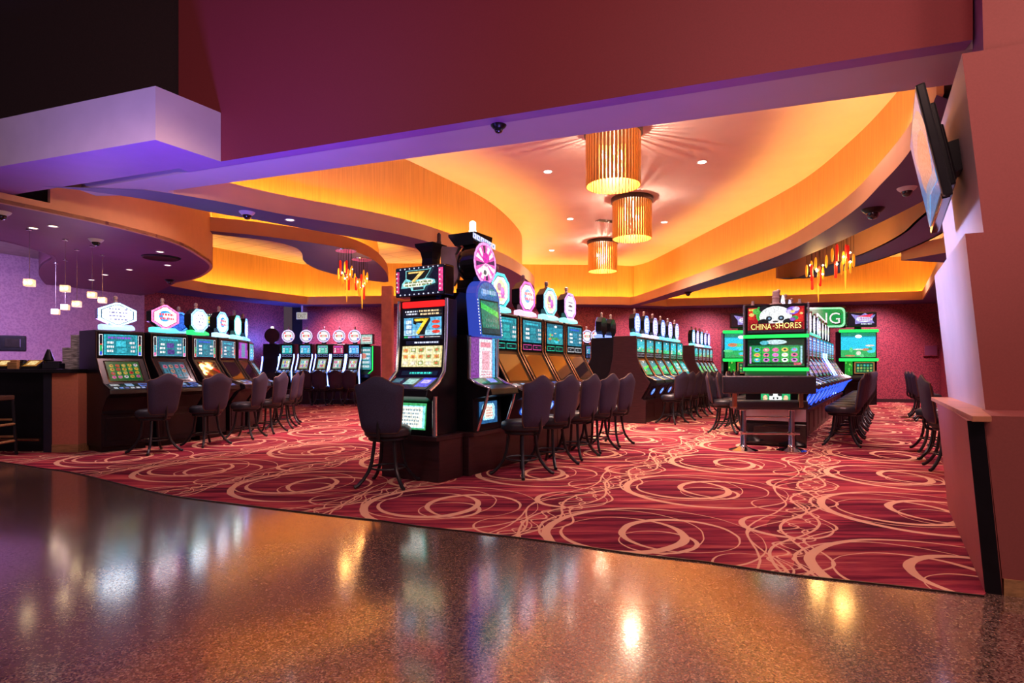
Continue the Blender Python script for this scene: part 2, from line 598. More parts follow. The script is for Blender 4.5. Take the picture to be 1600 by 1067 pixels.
# ------------------------------------------------------------------ lit artwork on screens
_txt = {}
def text_mesh(s):
    if s not in _txt:
        cu = bpy.data.curves.new('lettering', 'FONT')
        cu.body = s
        cu.align_x, cu.align_y = 'CENTER', 'CENTER'
        cu.resolution_u = 3
        ob = bpy.data.objects.new('lettering', cu)
        COL.objects.link(ob)
        dg = bpy.context.evaluated_depsgraph_get()
        me = ob.evaluated_get(dg).to_mesh()
        vs = [(v.co.x, v.co.y) for v in me.vertices]
        fs = [tuple(p.vertices) for p in me.polygons]
        ob.evaluated_get(dg).to_mesh_clear()
        bpy.data.objects.remove(ob)
        bpy.data.curves.remove(cu)
        w = max(v[0] for v in vs) - min(v[0] for v in vs)
        h = max(v[1] for v in vs) - min(v[1] for v in vs)
        cx = (max(v[0] for v in vs) + min(v[0] for v in vs)) / 2
        cy = (max(v[1] for v in vs) + min(v[1] for v in vs)) / 2
        _txt[s] = ([((x - cx) / w, (y - cy) / h) for x, y in vs], fs)
    return _txt[s]

def art(mb, o, rx, up, shapes, gain=1.0, mi=0, step=0.0007):
    """shapes laid on a panel: o its lower left corner, rx and up its edges"""
    o, rx, up = Vector(o), Vector(rx), Vector(up)
    nrm = rx.cross(up).normalized()
    lay = 0
    for sh in shapes:
        k, col = sh[0], tuple(c * gain for c in sh[-1])
        q = nrm * (step * lay)
        pt = lambda u, v: o + rx * u + up * v + q
        if k == 'r':
            _, x0, y0, x1, y1, _c = sh
            mb.face([pt(x0, y0), pt(x1, y0), pt(x1, y1), pt(x0, y1)], mi, col)
        elif k == 'e':
            _, cx, cy, a, b, _c = sh
            mb.face([pt(cx + a * math.cos(2 * math.pi * i / 18), cy + b * math.sin(2 * math.pi * i / 18)) for i in range(18)], mi, col)
        elif k == 'p':
            mb.face([pt(*p) for p in sh[1]], mi, col)
        elif k == 't':
            _, s, cx, cy, w, h, _c = sh
            vs, fs = text_mesh(s)
            mb.mesh([pt(cx + x * w, cy + y * h) for x, y in vs], fs, mi, col)
        lay += 1

def scribble(rows, x0, x1, y0, y1, col, seed):
    """rows of small marks, too small in the photo to read"""
    rr = random.Random(seed)
    out = []
    for k in range(rows):
        y = y1 + (y0 - y1) * (k + 0.5) / rows
        h = abs(y1 - y0) / rows * 0.27
        x = x0 + rr.random() * 0.05
        while x < x1:
            w = 0.02 + rr.random() * 0.07
            out.append(('r', x, y - h, min(x + w, x1), y + h, col))
            x += w + 0.02
    return out

TEAL, CYAN, BLUE, WHITE = (0.02, 0.30, 0.38), (0.05, 0.55, 0.70), (0.03, 0.10, 0.75), (0.95, 0.97, 1.0)
GREEN, RED, GOLD, PINK, VIOL = (0.02, 0.42, 0.12), (0.75, 0.03, 0.03), (0.95, 0.60, 0.05), (0.90, 0.15, 0.45), (0.28, 0.05, 0.62)

def pic_paytable(seed, base=TEAL, accent=CYAN, head=VIOL):
    rr = random.Random(seed)
    s = [('r', 0, 0, 1, 1, base), ('r', 0.03, 0.03, 0.97, 0.97, accent), ('r', 0.05, 0.05, 0.95, 0.95, tuple(0.75 * c for c in base))]
    s += scribble(1, 0.10, 0.80, 0.76, 0.92, head, seed + 1)
    s += [('r', 0.36, 0.42, 0.64, 0.68, accent), ('r', 0.38, 0.10, 0.66, 0.34, tuple(0.8 * c for c in accent))]
    s += scribble(3, 0.08, 0.28, 0.10, 0.70, WHITE, seed + 2)
    s += scribble(3, 0.74, 0.92, 0.10, 0.70, tuple(0.7 * c for c in WHITE), seed + 3)
    return s

def pic_seabed(seed, sky=(0.03, 0.40, 0.52), low=(0.05, 0.38, 0.16)):
    rr = random.Random(seed)
    s = [('r', 0, 0, 1, 1, sky), ('r', 0, 0.82, 1, 1, tuple(0.5 * c for c in sky)), ('r', 0, 0, 1, 0.30, low)]
    for k in range(10):
        s.append(('e', rr.random() * 0.8 + 0.1, rr.random() * 0.5 + 0.05, 0.05 + rr.random() * 0.10, 0.03 + rr.random() * 0.07,
                  rr.choice([(0.5, 0.2, 0.1), (0.1, 0.55, 0.2), (0.6, 0.6, 0.5), CYAN, (0.05, 0.3, 0.1)])))
    s.append(('e', 0.5, 0.88, 0.08, 0.06, WHITE))
    return s

def pic_reels(seed, bg=GREEN, n=5, rows=3, cols=None, cell=None):
    rr = random.Random(seed)
    cols = cols or [PINK, GOLD, WHITE, RED, CYAN, VIOL]
    s = [('r', 0, 0, 1, 1, tuple(0.45 * c for c in bg))]
    for i in range(n):
        x0, x1 = 0.06 + 0.88 * i / n + 0.008, 0.06 + 0.88 * (i + 1) / n - 0.008
        s.append(('r', x0, 0.10, x1, 0.86, cell or bg))
        for j in range(rows):
            y = 0.10 + 0.76 * (j + 0.5) / rows
            c = rr.choice(cols)
            s.append(('e', (x0 + x1) / 2, y, (x1 - x0) * 0.40, 0.30 / rows, c))
            s.append(('e', (x0 + x1) / 2 + 0.01, y + 0.01, (x1 - x0) * 0.18, 0.13 / rows, tuple(0.4 * k for k in rr.choice(cols))))
    return s

def octagon(w, h, cut=0.29):
    a, b = w / 2, h / 2
    return [(-a, -b * (1 - cut * 2 * 0.9) * 1.0), (-a * (1 - 2 * cut), -b), (a * (1 - 2 * cut), -b), (a, -b * (1 - cut * 2 * 0.9)),
            (a, b * (1 - cut * 2 * 0.9)), (a * (1 - 2 * cut), b), (-a * (1 - 2 * cut), b), (-a, b * (1 - cut * 2 * 0.9))]

def hexagon(w, h):
    a, b = w / 2, h / 2
    return [(-a, -b * 0.42), (-a * 0.12, -b), (a * 0.12, -b), (a, -b * 0.42), (a, b * 0.42), (a * 0.12, b), (-a * 0.12, b), (-a, b * 0.42)]

def circle(w, h, n=28):
    return [(w / 2 * math.cos(2 * math.pi * i / n), h / 2 * math.sin(2 * math.pi * i / n)) for i in range(n)]

def swirl(cx, cy, r, col, turns=1.1):
    """a curling wave mark"""
    a, b = [], []
    for i in range(22):
        t = i / 21
        w = 0.6 + turns * 2 * math.pi * t
        rr = r * (1 - 0.75 * t)
        th = r * 0.30 * math.sin(math.pi * min(1, t * 1.1 + 0.06))
        a.append((cx + (rr + th) * math.cos(w), cy + (rr + th) * math.sin(w)))
        b.append((cx + (rr - th) * math.cos(w), cy + (rr - th) * math.sin(w)))
    return [('p', [a[i], a[i + 1], b[i + 1], b[i]], col) for i in range(21)]

def topper(parent, cz, shape, w, h, yf, ring, face, marks, stand=None, depth=0.14, body='black_gloss', lit=True, candle=True, glow=1.15):
    """sign on top of a machine: dark housing, glowing rim, lit face, beacon"""
    pts = shape(w, h)
    n = len(pts)
    mb = MB()
    vs = [(x, yf, cz + z) for x, z in pts] + [(x * 0.93, yf + depth, cz + z * 0.93) for x, z in pts]
    mb.mesh(vs, [tuple(range(n)), tuple(range(n, 2 * n))[::-1]] + [(i, n + i, n + (i + 1) % n, (i + 1) % n) for i in range(n)])
    zb = cz - h / 2
    mb.box(-w * 0.16, w * 0.16, yf + 0.02, yf + depth * 0.9, zb - 0.05, zb + 0.05)
    t = mb.build('topper', body, parent, bevel=0.006, fix=True)
    if lit:
        mf = MB()
        for i in range(n):
            (x0, z0), (x1, z1) = pts[i], pts[(i + 1) % n]
            q = 0.84
            mf.face([(x0, yf - 0.003, cz + z0), (x1, yf - 0.003, cz + z1), (x1 * q, yf - 0.003, cz + z1 * q), (x0 * q, yf - 0.003, cz + z0 * q)], 0, tuple((1.3 + 0.4 * glow) * v for v in ring))
        mf.face([(x * 0.78, yf - 0.003, cz + z * 0.78) for x, z in pts], 0, tuple(glow * v for v in face))
        art(mf, (-w / 2, yf - 0.0045, cz - h / 2), (w, 0, 0), (0, 0, h), marks, 1.4)
        mf.build('topper_face', 'screen', t)
    if stand:
        ms = MB()
        ms.side([(yf - 0.06, zb - 0.055), (yf - 0.05, zb - 0.01), (yf + 0.03, zb + 0.03), (yf + 0.12, zb + 0.02), (yf + 0.12, zb - 0.055)], -w * 0.42, w * 0.42)
        ms.build('topper_foot', mat('lit_topper_foot', tuple(0.3 * c for c in stand), 0.25, emit=stand, estr=0.9), t, bevel=0.012)
    if candle:
        mc = MB()
        mc.lathe([(0.030, 0), (0.030, 0.03), (0.022, 0.035), (0.022, 0.055), (0.030, 0.06), (0.030, 0.10), (0.012, 0.115)], 12, (0, yf + depth * 0.5, cz + h / 2 - 0.005))
        mc.build('beacon', 'gray', t, smooth=True)
    return t

# ------------------------------------------------------------------ the setting
def lift(c):
    return [Vector(p) for p in c]

# floor
mb = MB()
mb.prism([(-14, -3), (9, -3), (16, 24), (-14, 24)], -0.12, 0)
struct(mb.build('floor', 'terrazzo'), 'polished brown terrazzo floor of the lobby', 'floor')

edge_px = [(-260, 700), (-120, 708), (0, 722), (60, 731), (111, 738), (191, 757), (267, 774.5), (370, 788), (496, 803), (600, 814.6),
           (650, 822), (837, 844), (1000, 867), (1100, 878), (1234, 898), (1400, 916), (1537, 932)]
edge = catmull([G(*p) for p in edge_px], 70)
cp = [(v.x, v.y) for v in edge] + [(2.66, 3.22), (3.95, 5.10), (6.6, 5.4), (9.3, 9.8), (15.2, 19.6), (15.2, 20.6), (5.9, 22.6), (-8.5, 22.0), (-13.2, 15.0), (-13.4, 11.5)]
mb = MB()
mb.prism(cp, 0, DZ)
struct(mb.build('floor_carpet', 'carpet'), 'red casino carpet with cream loops and winding strands', 'carpet')
mb = MB()
wall_strip(mb, edge, 0.0, 0.009, -0.012)
struct(mb.build('trim_carpet_edge', 'brown_metal'))

# ceiling: one plane over everything, the middle part smooth
mb = MB()
mb.prism([(-14, 10.6), (-8.0, 8.35), (3.3, 4.2), (9, 3.4), (16.5, 23.5), (-14, 23.5)], HC, HC + 0.15)
struct(mb.build('ceiling', 'ceiling'), 'tiled ceiling above the side coves', 'ceiling')

# outer walls
WL = [(-13.6, 10.6), (-10.85, 17.0), (-8.4, 21.2)]
def wall_seg(name, a, b, z0, z1, m, th=0.2):
    mb = MB()
    wall_strip(mb, [Vector(a), Vector(b)], z0, z1, th)
    return struct(mb.build(name, m, fix=True))
wall_seg('wall_bar', (-13.6, 10.6), (-10.85, 17.0), 0, HC, 'barwall')
wall_seg('wall_left', (-10.85, 17.0), (-8.4, 21.2), 0, HC, 'wallpaper')
wall_seg('wall_back_left', (-7.75, 21.3), (3.7, 21.6), 0, HC, 'wallpaper')
wall_seg('wall_back_middle', (3.7, 21.6), (5.9, 22.3), 0, HC, 'wallpaper')
wall_seg('wall_back', (5.9, 22.3), (15.0, 20.2), 0, HC, 'wallpaper')
wall_seg('wall_right', (15.0, 20.2), (6.5, 5.2), 0, HC, 'wallpaper')
wall_seg('wall_niche', (-8.4, 22.0), (-7.7, 22.0), 0, HC, 'dark_wall')
for i, (a, b) in enumerate((((-7.75, 21.27), (3.7, 21.57)), ((5.9, 22.27), (14.97, 20.17)), ((-10.82, 17.0), (-8.42, 21.15)))):
    mb = MB()
    wall_strip(mb, [Vector(a), Vector(b)], DZ, 0.13, 0.02)
    struct(mb.build('baseboard_%s' % ('back', 'back_right', 'left')[i], 'dark_wall', fix=True))
# pilaster under the S-shaped soffit
mb = MB()
mb.box(-4.40, -4.05, 19.4, 19.75, DZ, HS)
struct(mb.build('wall_pilaster', mat('tan_pilaster_paint', (0.62, 0.34, 0.30), 0.6), bevel=0.01))

def cove_tape(name, A, B, z):
    mb = MB()
    ribbon(mb, A, B, z)
    o = mb.build(name, 'cove')
    return struct(o)

def ring_soffit(tagname, near_px, far_px, n, drum_off, drum_side):
    """soffit band between two curves at H1 with a lip, a cove trough and the tall wall behind it"""
    near = catmull([P(x, y, H1) for x, y in near_px], n)
    far = catmull([P(x, y, H1) for x, y in far_px], n)
    return near, far

# left arc of the great ring
nearL = catmull([P(*p, H1) for p in ((225, 296), (262, 301), (345, 315), (445, 335), (560, 354), (645, 371), (710, 390), (772, 410), (805, 425), (827, 440), (835, 450))]
                + [(0.62, 17.6), (0.45, 18.8), (0.0, 20.6)], 90)
farL = catmull([P(*p, H1) for p in ((60, 290), (112, 295), (188, 305), (250, 315), (335, 332), (400, 343), (460, 354), (560, 372), (645, 387), (700, 403))]
               + [(-0.75, 13.0), (-0.35, 14.6), (-0.2, 16.2), (-0.25, 17.6), (-0.6, 20.6)], 90)

def soffit_band(i, near, far, sgn, lipfar=True, drum=0.36, ht=HC, tape=True, H1=H1):
    LIP = H1 + 0.28
    mb = MB()
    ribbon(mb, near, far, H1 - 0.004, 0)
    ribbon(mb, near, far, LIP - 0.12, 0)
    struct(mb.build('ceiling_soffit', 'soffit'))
    mb = MB()
    wall_strip(mb, near, H1 - 0.002, LIP, 0.05 * sgn)
    if lipfar:
        wall_strip(mb, far, H1 - 0.002, LIP, -0.05 * sgn)
    struct(mb.build('trim_%d' % i, 'lip', smooth=True, fix=True))
    dr = offset(near, drum * sgn)
    mb = MB()
    wall_strip(mb, dr, LIP - 0.12, ht, 0.12 * sgn)
    struct(mb.build('wall_curved_cove', 'drum', smooth=True, fix=True))
    if tape:
        a, b = offset(near, 0.12 * sgn), offset(near, 0.17 * sgn)
        cove_tape('ceiling_cove_tape', a, b, LIP - 0.10)
    return dr

drumL = soffit_band(1, nearL, farL, 1)
nearR = catmull([(3.5, 4.75)] + [P(*p, H1) for p in ((1440, 205), (1411, 250), (1375, 289), (1339, 325), (1288, 361), (1222, 397), (1144, 425.5), (1072, 449.5), (1000, 473))] + [(4.1, 21.0)], 90)
farR = catmull([(5.3, 5.6)] + [P(*p, H1) for p in ((1468, 300), (1441, 314.5), (1378, 346), (1300, 382), (1207, 419.5), (1110, 448), (1051, 464.5))] + [(4.6, 21.0)], 90)
drumR = soffit_band(2, nearR, farR, -1, drum=0.42)
# smooth paint between the two tall curved walls
mb = MB()
a = [(v.x, v.y) for v in drumL[4:]]
c = [(v.x, v.y) for v in drumR[2:]][::-1]
mb.prism(a + [(0.0, 21.4), (3.7, 21.5)] + c + [(3.0, 4.9), (-3.5, 7.2)], HC - 0.02, HC)
struct(mb.build('ceiling_centre', 'dome'), 'smooth peach ceiling inside the great oval cove', 'ceiling')

# second soffit on the left with the S shaped edge

near2 = catmull([P(*p, HS) for p in ((290, 357), (335, 361), (400, 367.5), (495, 380), (545, 390), (582, 405), (603, 425), (607, 440))], 60)
far2 = catmull([P(*p, HS) for p in ((290, 361), (335, 366), (420, 376), (460, 386), (472, 396), (475, 408), (495, 420), (530, 430), (570, 437), (600, 441))], 60)
soffit_band(3, near2, far2, 1, drum=0.30, H1=HS)
# curved soffit on the right behind the great ring
near3 = catmull([P(*p, H1) for p in ((1475, 318), (1446, 342), (1428, 357), (1411, 372), (1381, 389), (1336, 408), (1288, 423), (1240, 441), (1215, 440))], 50)
far3 = [v + Vector((0.75, 0.1)) for v in near3]
far3 = catmull([(v.x, v.y) for v in far3[::7]], 50)
mb = MB()
ribbon(mb, near3, far3, H1 + 0.1, 0)
struct(mb.build('ceiling_soffit', 'soffit'))
mb = MB()
wall_strip(mb, near3, H1 + 0.1, 4.25, -0.05)
wall_strip(mb, far3, H1 + 0.1, 4.25, 0.05)
struct(mb.build('trim_4', 'lip', smooth=True, fix=True))

# perimeter lips and coves
perim = [(-9.6, 14.6), (-9.15, 17.3), (-7.35, 20.6), (-4.55, 20.3), (0.3, 20.4), (3.9, 20.6), (5.7, 21.2), (13.6, 19.1), (8.86, 11.7)]
perw = [(-11.9, 14.6), (-10.85, 17.0), (-8.2, 21.6), (-4.5, 21.4), (0.3, 21.5), (3.7, 21.6), (5.9, 22.3), (15.0, 20.2), (10.2, 11.7)]
pv, pw = lift(perim), lift(perw)
mb = MB()
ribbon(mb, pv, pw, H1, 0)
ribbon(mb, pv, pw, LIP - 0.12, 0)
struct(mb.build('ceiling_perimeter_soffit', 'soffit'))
mb = MB()
wall_strip(mb, pv, H1 - 0.002, LIP, 0.05)
struct(mb.build('trim_5', 'lip', fix=True))
A, B = offset(pv, 0.15), offset(pv, 0.22)
cove_tape('ceiling_cove_tape', A, B, LIP - 0.09)
mb = MB()
wall_strip(mb, offset(pv, 0.45), LIP - 0.12, HC, 0.1)
struct(mb.build('wall_cove_perimeter', 'drum', fix=True))
# small soffit that juts out at the right
mb = MB()
mb.prism([P(1408, 407, H1), P(1490, 392.5, H1), (9.6, 11.3), P(1475, 410, H1)], H1, LIP + 0.02, 0, 1)
struct(mb.build('trim_6', ['lip', 'soffit']))

HDR_A, HDR_B = Vector(P(1520, 62, H1)), Vector(P(345, 252, H1))
HDR_N = Vector((-(HDR_B - HDR_A).y, (HDR_B - HDR_A).x)).normalized()
if HDR_N.y < 0:
    HDR_N = -HDR_N
# bar canopy: plum underside, amber rim
H2 = 3.36
rim = [P(*p, H2) for p in ((-40, 305), (0, 316), (92, 335), (187, 356), (275, 380), (312, 399), (332, 415), (325, 426), (305, 436), (275, 442))]
back = [P(*p, H2) for p in ((240, 459), (190, 464), (120, 459), (80, 449), (62, 432), (64, 416), (82, 403), (60, 392), (0, 376), (-60, 366))]
rc = catmull(rim, 60)
bc = catmull(back, 40)
mb = MB()
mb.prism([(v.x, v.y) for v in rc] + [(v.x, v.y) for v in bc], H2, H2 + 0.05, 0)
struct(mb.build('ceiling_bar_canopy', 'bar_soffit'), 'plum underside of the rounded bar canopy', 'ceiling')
mb = MB()
wall_strip(mb, rc, H2 - 0.004, H1 - 0.01, 0.06)
k0 = next(i for i, v in enumerate(rc) if (v - Vector(P(345, 252, H1))).dot(HDR_N) > 0.30)
wall_strip(mb, rc[k0:], H1 - 0.01, HC, 0.06)
struct(mb.build('trim_7', mat('peach_canopy_paint', (0.66, 0.36, 0.18), 0.6, var=0.03), smooth=True, fix=True))
mb = MB()
wall_strip(mb, bc, H2 - 0.004, H2 + 0.6, 0.06)
struct(mb.build('trim_8', 'bar_soffit', smooth=True, fix=True))
mb = MB()
mb.prism([(-13.2, 7.0), (-6.2, 7.6), (-6.4, 12), (-9.3, 15), (-10.9, 17), (-13.6, 11)], H2 + 0.62, H2 + 0.7)
struct(mb.build('ceiling_bar', mat('grey_ceiling_paint', (0.42, 0.38, 0.36), 0.7)))

# header over the opening: red face, lower edge with violet light in its colour, mauve soffit behind it
ha, hb = Vector(P(1520, 62, H1)), Vector(P(345, 252, H1))
dv = (hb - ha).normalized()
nv = Vector((-dv.y, dv.x))
if nv.y < 0:
    nv = -nv
hl = Vector(P(279, 263, H1))
q = [ha, hl, hl + nv * 0.14, ha + nv * 0.14]
mb = MB()
mb.prism([(v.x, v.y) for v in q], H1, 8.0, 0, 1)
struct(mb.build('wall_header', ['header', 'header_edge']), 'oxblood header wall above the opening', 'wall')
he = Vector(P(-620, 406, H1))
q = [hl + nv * 0.12 - dv * -0.05, he + nv * 0.12, he + nv * 0.25, hl + nv * 0.25 + dv * 0.05]
mb = MB()
mb.prism([(v.x, v.y) for v in q], H1 + 0.3, 9.0, 0)
struct(mb.build('wall_lobby_dark', 'dark_wall'), 'dark brown upper wall of the lobby', 'wall')
ia, ib = Vector(P(1432, 139.5, H1)), Vector(P(262, 298.5, H1))
q = [ha + nv * 0.14 - dv * 0.6, Vector(P(104, 291, H1)) + nv * 0.14, P(150, 306, H1), P(275, 304, H1), P(262, 298.5, H1), (ia.x, ia.y), (ia - (ib - ia).normalized() * 1.2)]
q = [(v[0], v[1]) for v in q]
mb = MB()
mb.prism(q, H1, H1 + 0.3)
struct(mb.build('ceiling_header_soffit', mat('mauve_grey_paint', (0.50, 0.36, 0.40), 0.6, var=0.04, scale=2)), 'flat mauve soffit behind the header', 'ceiling')
mb = MB()
wall_strip(mb, [ia - (ib - ia).normalized() * 1.2, ib], H1 + 0.3, HC, -0.1)
struct(mb.build('wall_above_soffit', 'dome', fix=True))
# boxed bulkhead at the upper left
bx = [P(243, 218, H1), P(345, 252, H1), P(-200, 339, H1), Vector(P(0, 257, H1)) + dv * 1.6]
mb = MB()
mb.prism([(v[0], v[1]) for v in bx], H1 - 0.003, H1 + 0.53, 0, 1)
struct(mb.build('trim_9', ['cream', 'header_edge']), 'pale boxed bulkhead at the upper left', 'bulkhead')

# right pier: three leaning blocks, and the low wall with its cap
rd = Vector((0.93, -0.37)).normalized()       # along the lobby face
jd = Vector((1.0, 1.62)).normalized()         # along the jamb, into the room
def leaning(name, z0, z1, x_top, x_bot, y, length, m, mj, far_pull=0.0, extra=0.0):
    """block whose jamb face leans: its lower edge stands further right"""
    mb = MB()
    def ring(z, x):
        a = Vector((x, y))
        b = a + rd * 4.0
        c = a + jd * length
        return [(a.x, a.y, z), (b.x, b.y, z), (c.x + 4, c.y, z), (c.x + extra, c.y, z)]
    lo, hi = ring(z0, x_bot), ring(z1, x_top)
    mb.face(lo[::-1], 0)
    mb.face(hi, 0)
    for i in range(4):
        j = (i + 1) % 4
        mb.face([lo[i], lo[j], hi[j], hi[i]], 1 if i == 3 else 0)
    return struct(mb.build(name, [m, mj], fix=False))
zk = 3.6
zh = lambda y, d: EYE + (HZ - y) * d / FPX
xh = lambda x, d: (x - 800) / FPX * d
leaning('wall_pier_upper', zh(363, zk), zh(84, zk), xh(1503, zk), xh(1537, zk), zk, 1.85, 'brick_red', 'jamb')
leaning('wall_pier_middle', 0.97, zh(365, zk), xh(1508, zk), xh(1540, zk), zk, 1.95, 'brick_red', 'jamb')
leaning('wall_pier_top', zh(82, zk) + 0.01, 6.2, xh(1521, 3.72), xh(1537, 3.72), 3.72, 1.6, 'brick_red', 'header_edge')
mb = MB()
def low_ring(z, dx):
    a = Vector((2.62 + dx, 3.19))
    c = Vector((3.86 + dx, 5.10))
    w = Vector((0.07, -0.03))
    return [(a.x, a.y, z), (a.x + w.x, a.y + w.y, z), (c.x + 1.2, c.y, z), (c.x, c.y, z)]
lo, hi = low_ring(0, 0), low_ring(0.955, -0.10)
mb.face(hi, 0)
for i in range(4):
    j = (i + 1) % 4
    mb.face([lo[i], lo[j], hi[j], hi[i]], {0: 1, 3: 2}.get(i, 0))
struct(mb.build('wall_low', ['brick_red', 'black', mat('rose_low_wall_paint', (0.46, 0.15, 0.17), 0.5, var=0.03)]), 'leaning low wall at the edge of the carpet', 'wall')
mb = MB()
a, c = Vector((2.50, 3.13)), Vector((3.74, 5.14))
mb.prism([(a.x, a.y), (a.x + 0.09, a.y - 0.02), (a.x + 0.46, a.y + 0.5), (c.x + 0.9, c.y - 0.3), (c.x, c.y)], 0.955, 0.986)
struct(mb.build('trim_10', mat('copper_cap_paint', (0.60, 0.24, 0.13), 0.4), bevel=0.004))
mb = MB()
def lobby_low(z, dx):
    a = Vector((2.695 + dx, 3.165))
    b = a + rd * 3
    return [(a.x, a.y, z), (b.x, b.y, z), (b.x + 0.3, b.y + 0.8, z), (a.x + 0.30, a.y + 0.5, z)]
lo, hi = lobby_low(0.09, 0), lobby_low(0.985, -0.10)
mb.face(hi, 0)
for i in range(4):
    j = (i + 1) % 4
    mb.face([lo[i], lo[j], hi[j], hi[i]], 0)
struct(mb.build('wall_lobby_low', 'brick_red'))
mb = MB()
a = Vector((2.695, 3.155))
b = a + rd * 3
mb.prism([(a.x, a.y), (b.x, b.y), (b.x + 0.3, b.y + 0.8), (a.x + 0.30, a.y + 0.45)], 0.0, 0.09)
struct(mb.build('baseboard_lobby', 'wood'))

# ------------------------------------------------------------------ slot machines
def pt_on(a, b, t):
    return (a[0] + (b[0] - a[0]) * t, a[1] + (b[1] - a[1]) * t)

def slot(name, label, loc, yaw, group=None, W=0.66, T=1.97, s0=1.46, se=1.04, dk=0.95, low=0.52, stand=True, yu=-0.26,
         upper=None, upper_gain=1.0, reel=None, reel_gain=0.5, strip=CYAN, bars=None, belly=None, deck_glow=(0.1, 0.25, 0.9),
         trim='bronze', top=None, edge_glow=None, bottom_glow=None, cat='slot machine'):
    r = thing(name, label, cat, (*loc, DZ), yaw, group)
    h = W / 2
    ys, yd = yu - 0.24, yu - 0.46
    prof = [(0.28, low), (0.28, T), (yu + 0.02, T), (yu, T - 0.02), (yu, s0), (ys, se), (yd, dk), (yd - 0.015, dk - 0.06), (yd + 0.10, dk - 0.12), (yu - 0.22, low + 0.05), (yu - 0.22, low)]
    mb = MB()
    mb.side(prof, -h, h)
    mb.build('cabinet', 'black', r, bevel=0.006, fix=True)
    if stand:
        mb = MB()
        mb.box(-h - 0.04, h + 0.04, yu - 0.19, 0.30, 0.0, low - 0.04)
        mb.box(-h - 0.045, h + 0.045, yu - 0.25, 0.30, low - 0.05, low)
        mb.box(-h + 0.05, h - 0.05, yu - 0.196, yu - 0.18, 0.08, low - 0.10)
        mb.build('stand', 'stand', r, bevel=0.006, fix=True)
    else:
        mb = MB()
        mb.box(-h + 0.03, h - 0.03, yu - 0.12, 0.24, 0.0, 0.10)
        mb.box(-h, h, yu - 0.19, 0.28, 0.08, low + 0.01)
        mb.box(-h + 0.06, h - 0.06, yu - 0.197, yu - 0.18, 0.16, low - 0.06)
        mb.build('stand', 'black', r, bevel=0.006, fix=True)
    # edge trims along the front profile
    for sgn in (-1, 1):
        mb = MB()
        x = sgn * (h - 0.006)
        mb.tube([(x, yu - 0.008, T - 0.03), (x, yu - 0.010, s0 + 0.01), (x, ys - 0.006, se + 0.01), (x, yd - 0.004, dk + 0.01)], 0.009, 6)
        mb.build('edge_trim', trim, r, smooth=True)
    # upper screen with its frame
    u0 = s0 + (0.14 if strip else 0.05)
    mb = MB()
    mb.box(-h + 0.035, h - 0.035, yu - 0.012, yu + 0.01, s0 + 0.015, T - 0.03)
    mb.build('upper_frame', 'black_gloss', r, bevel=0.004, fix=True)
    xs = h - (0.10 if bars else 0.065)
    mb = MB()
    art(mb, (-xs, yu - 0.014, u0), (2 * xs, 0, 0), (0, 0, T - 0.06 - u0), upper or pic_seabed(1), upper_gain)
    mb.build('upper_screen', 'screen', r)
    if bars:
        for sgn in (-1, 1):
            mb = MB()
            x0 = sgn * (h - 0.065) - 0.018
            hh = T - 0.07 - u0
            art(mb, (x0, yu - 0.014, u0), (0.036, 0, 0), (0, 0, hh),
                [('r', -0.2, -0.02, 1.2, 1.02, bars[3]), ('r', 0, 0, 1, 1, (0.01, 0.01, 0.02)), ('r', 0.1, 0, 0.9, 0.18, bars[0]),
                 ('r', 0.1, 0.18, 0.9, 0.5, bars[1]), ('r', 0.1, 0.5, 0.9, 0.55, bars[2])], 1.0)
            mb.build('light_bar', 'screen', r)
    if strip:
        mb = MB()
        for x0, x1 in ((-xs, -0.02), (0.02, xs)):
            art(mb, (x0, yu - 0.014, s0 + 0.035), (x1 - x0, 0, 0), (0, 0, 0.075),
                [('r', 0, 0, 1, 1, strip), ('r', 0.03, 0.14, 0.97, 0.86, (0.01, 0.012, 0.02)), ('r', 0.3, 0.42, 0.5, 0.58, tuple(0.6 * c for c in strip))], 0.8)
        mb.build('meter_strip', 'screen', r)
    # sloped reel glass
    a, b = (yu, s0), (ys, se)
    p0, p1 = pt_on(a, b, 0.93), pt_on(a, b, 0.10)
    d = Vector((0, p1[0] - p0[0], p1[1] - p0[1]))
    nn = Vector((0, -d.z, d.y)).normalized()
    o = Vector((0, p0[0], p0[1])) + nn * 0.004
    mb = MB()
    gx = h - 0.085
    q = [o + Vector((-gx, 0, 0)), o + Vector((gx, 0, 0)), o + Vector((gx, 0, 0)) + d, o + Vector((-gx, 0, 0)) + d]
    mb.face([tuple(v) for v in q])
    mb.face([tuple(v - nn * 0.003) for v in q][::-1])
    mb.build('reel_glass', 'glass_dark', r)
    if reel:
        mb = MB()
        o2 = o + nn * 0.001 + Vector((-gx * 0.92, 0, 0)) + d * 0.04
        art(mb, o2, (2 * gx * 0.92, 0, 0), d * 0.92, reel, reel_gain)
        mb.build('reel_screen', 'screen', r)
    # button deck
    a, b = (ys, se), (yd, dk)
    d = Vector((0, a[0] - b[0], a[1] - b[1]))
    o = Vector((-h + 0.05, b[0], b[1])) + Vector((0, -d.z, d.y)).normalized() * 0.004
    rr = random.Random(int(1000 * W) + len(label))
    sh = [('r', 0, 0, 1, 1, (0.008, 0.009, 0.02)), ('r', 0.04, 0.62, 0.24, 0.92, tuple(0.6 * c for c in WHITE)), ('r', 0.40, 0.55, 0.58, 0.95, (0.35, 0.55, 0.9)),
          ('r', 0.72, 0.50, 0.95, 0.95, deck_glow), ('r', 0.75, 0.58, 0.92, 0.87, (0.05, 0.05, 0.2))]
    for k in range(7):
        c = rr.choice([(0.35, 0.45, 0.85), (0.7, 0.75, 0.9), deck_glow, (0.1, 0.12, 0.4)])
        sh.append(('r', 0.05 + k * 0.13, 0.12, 0.05 + k * 0.13 + 0.085, 0.34, c))
    mb = MB()
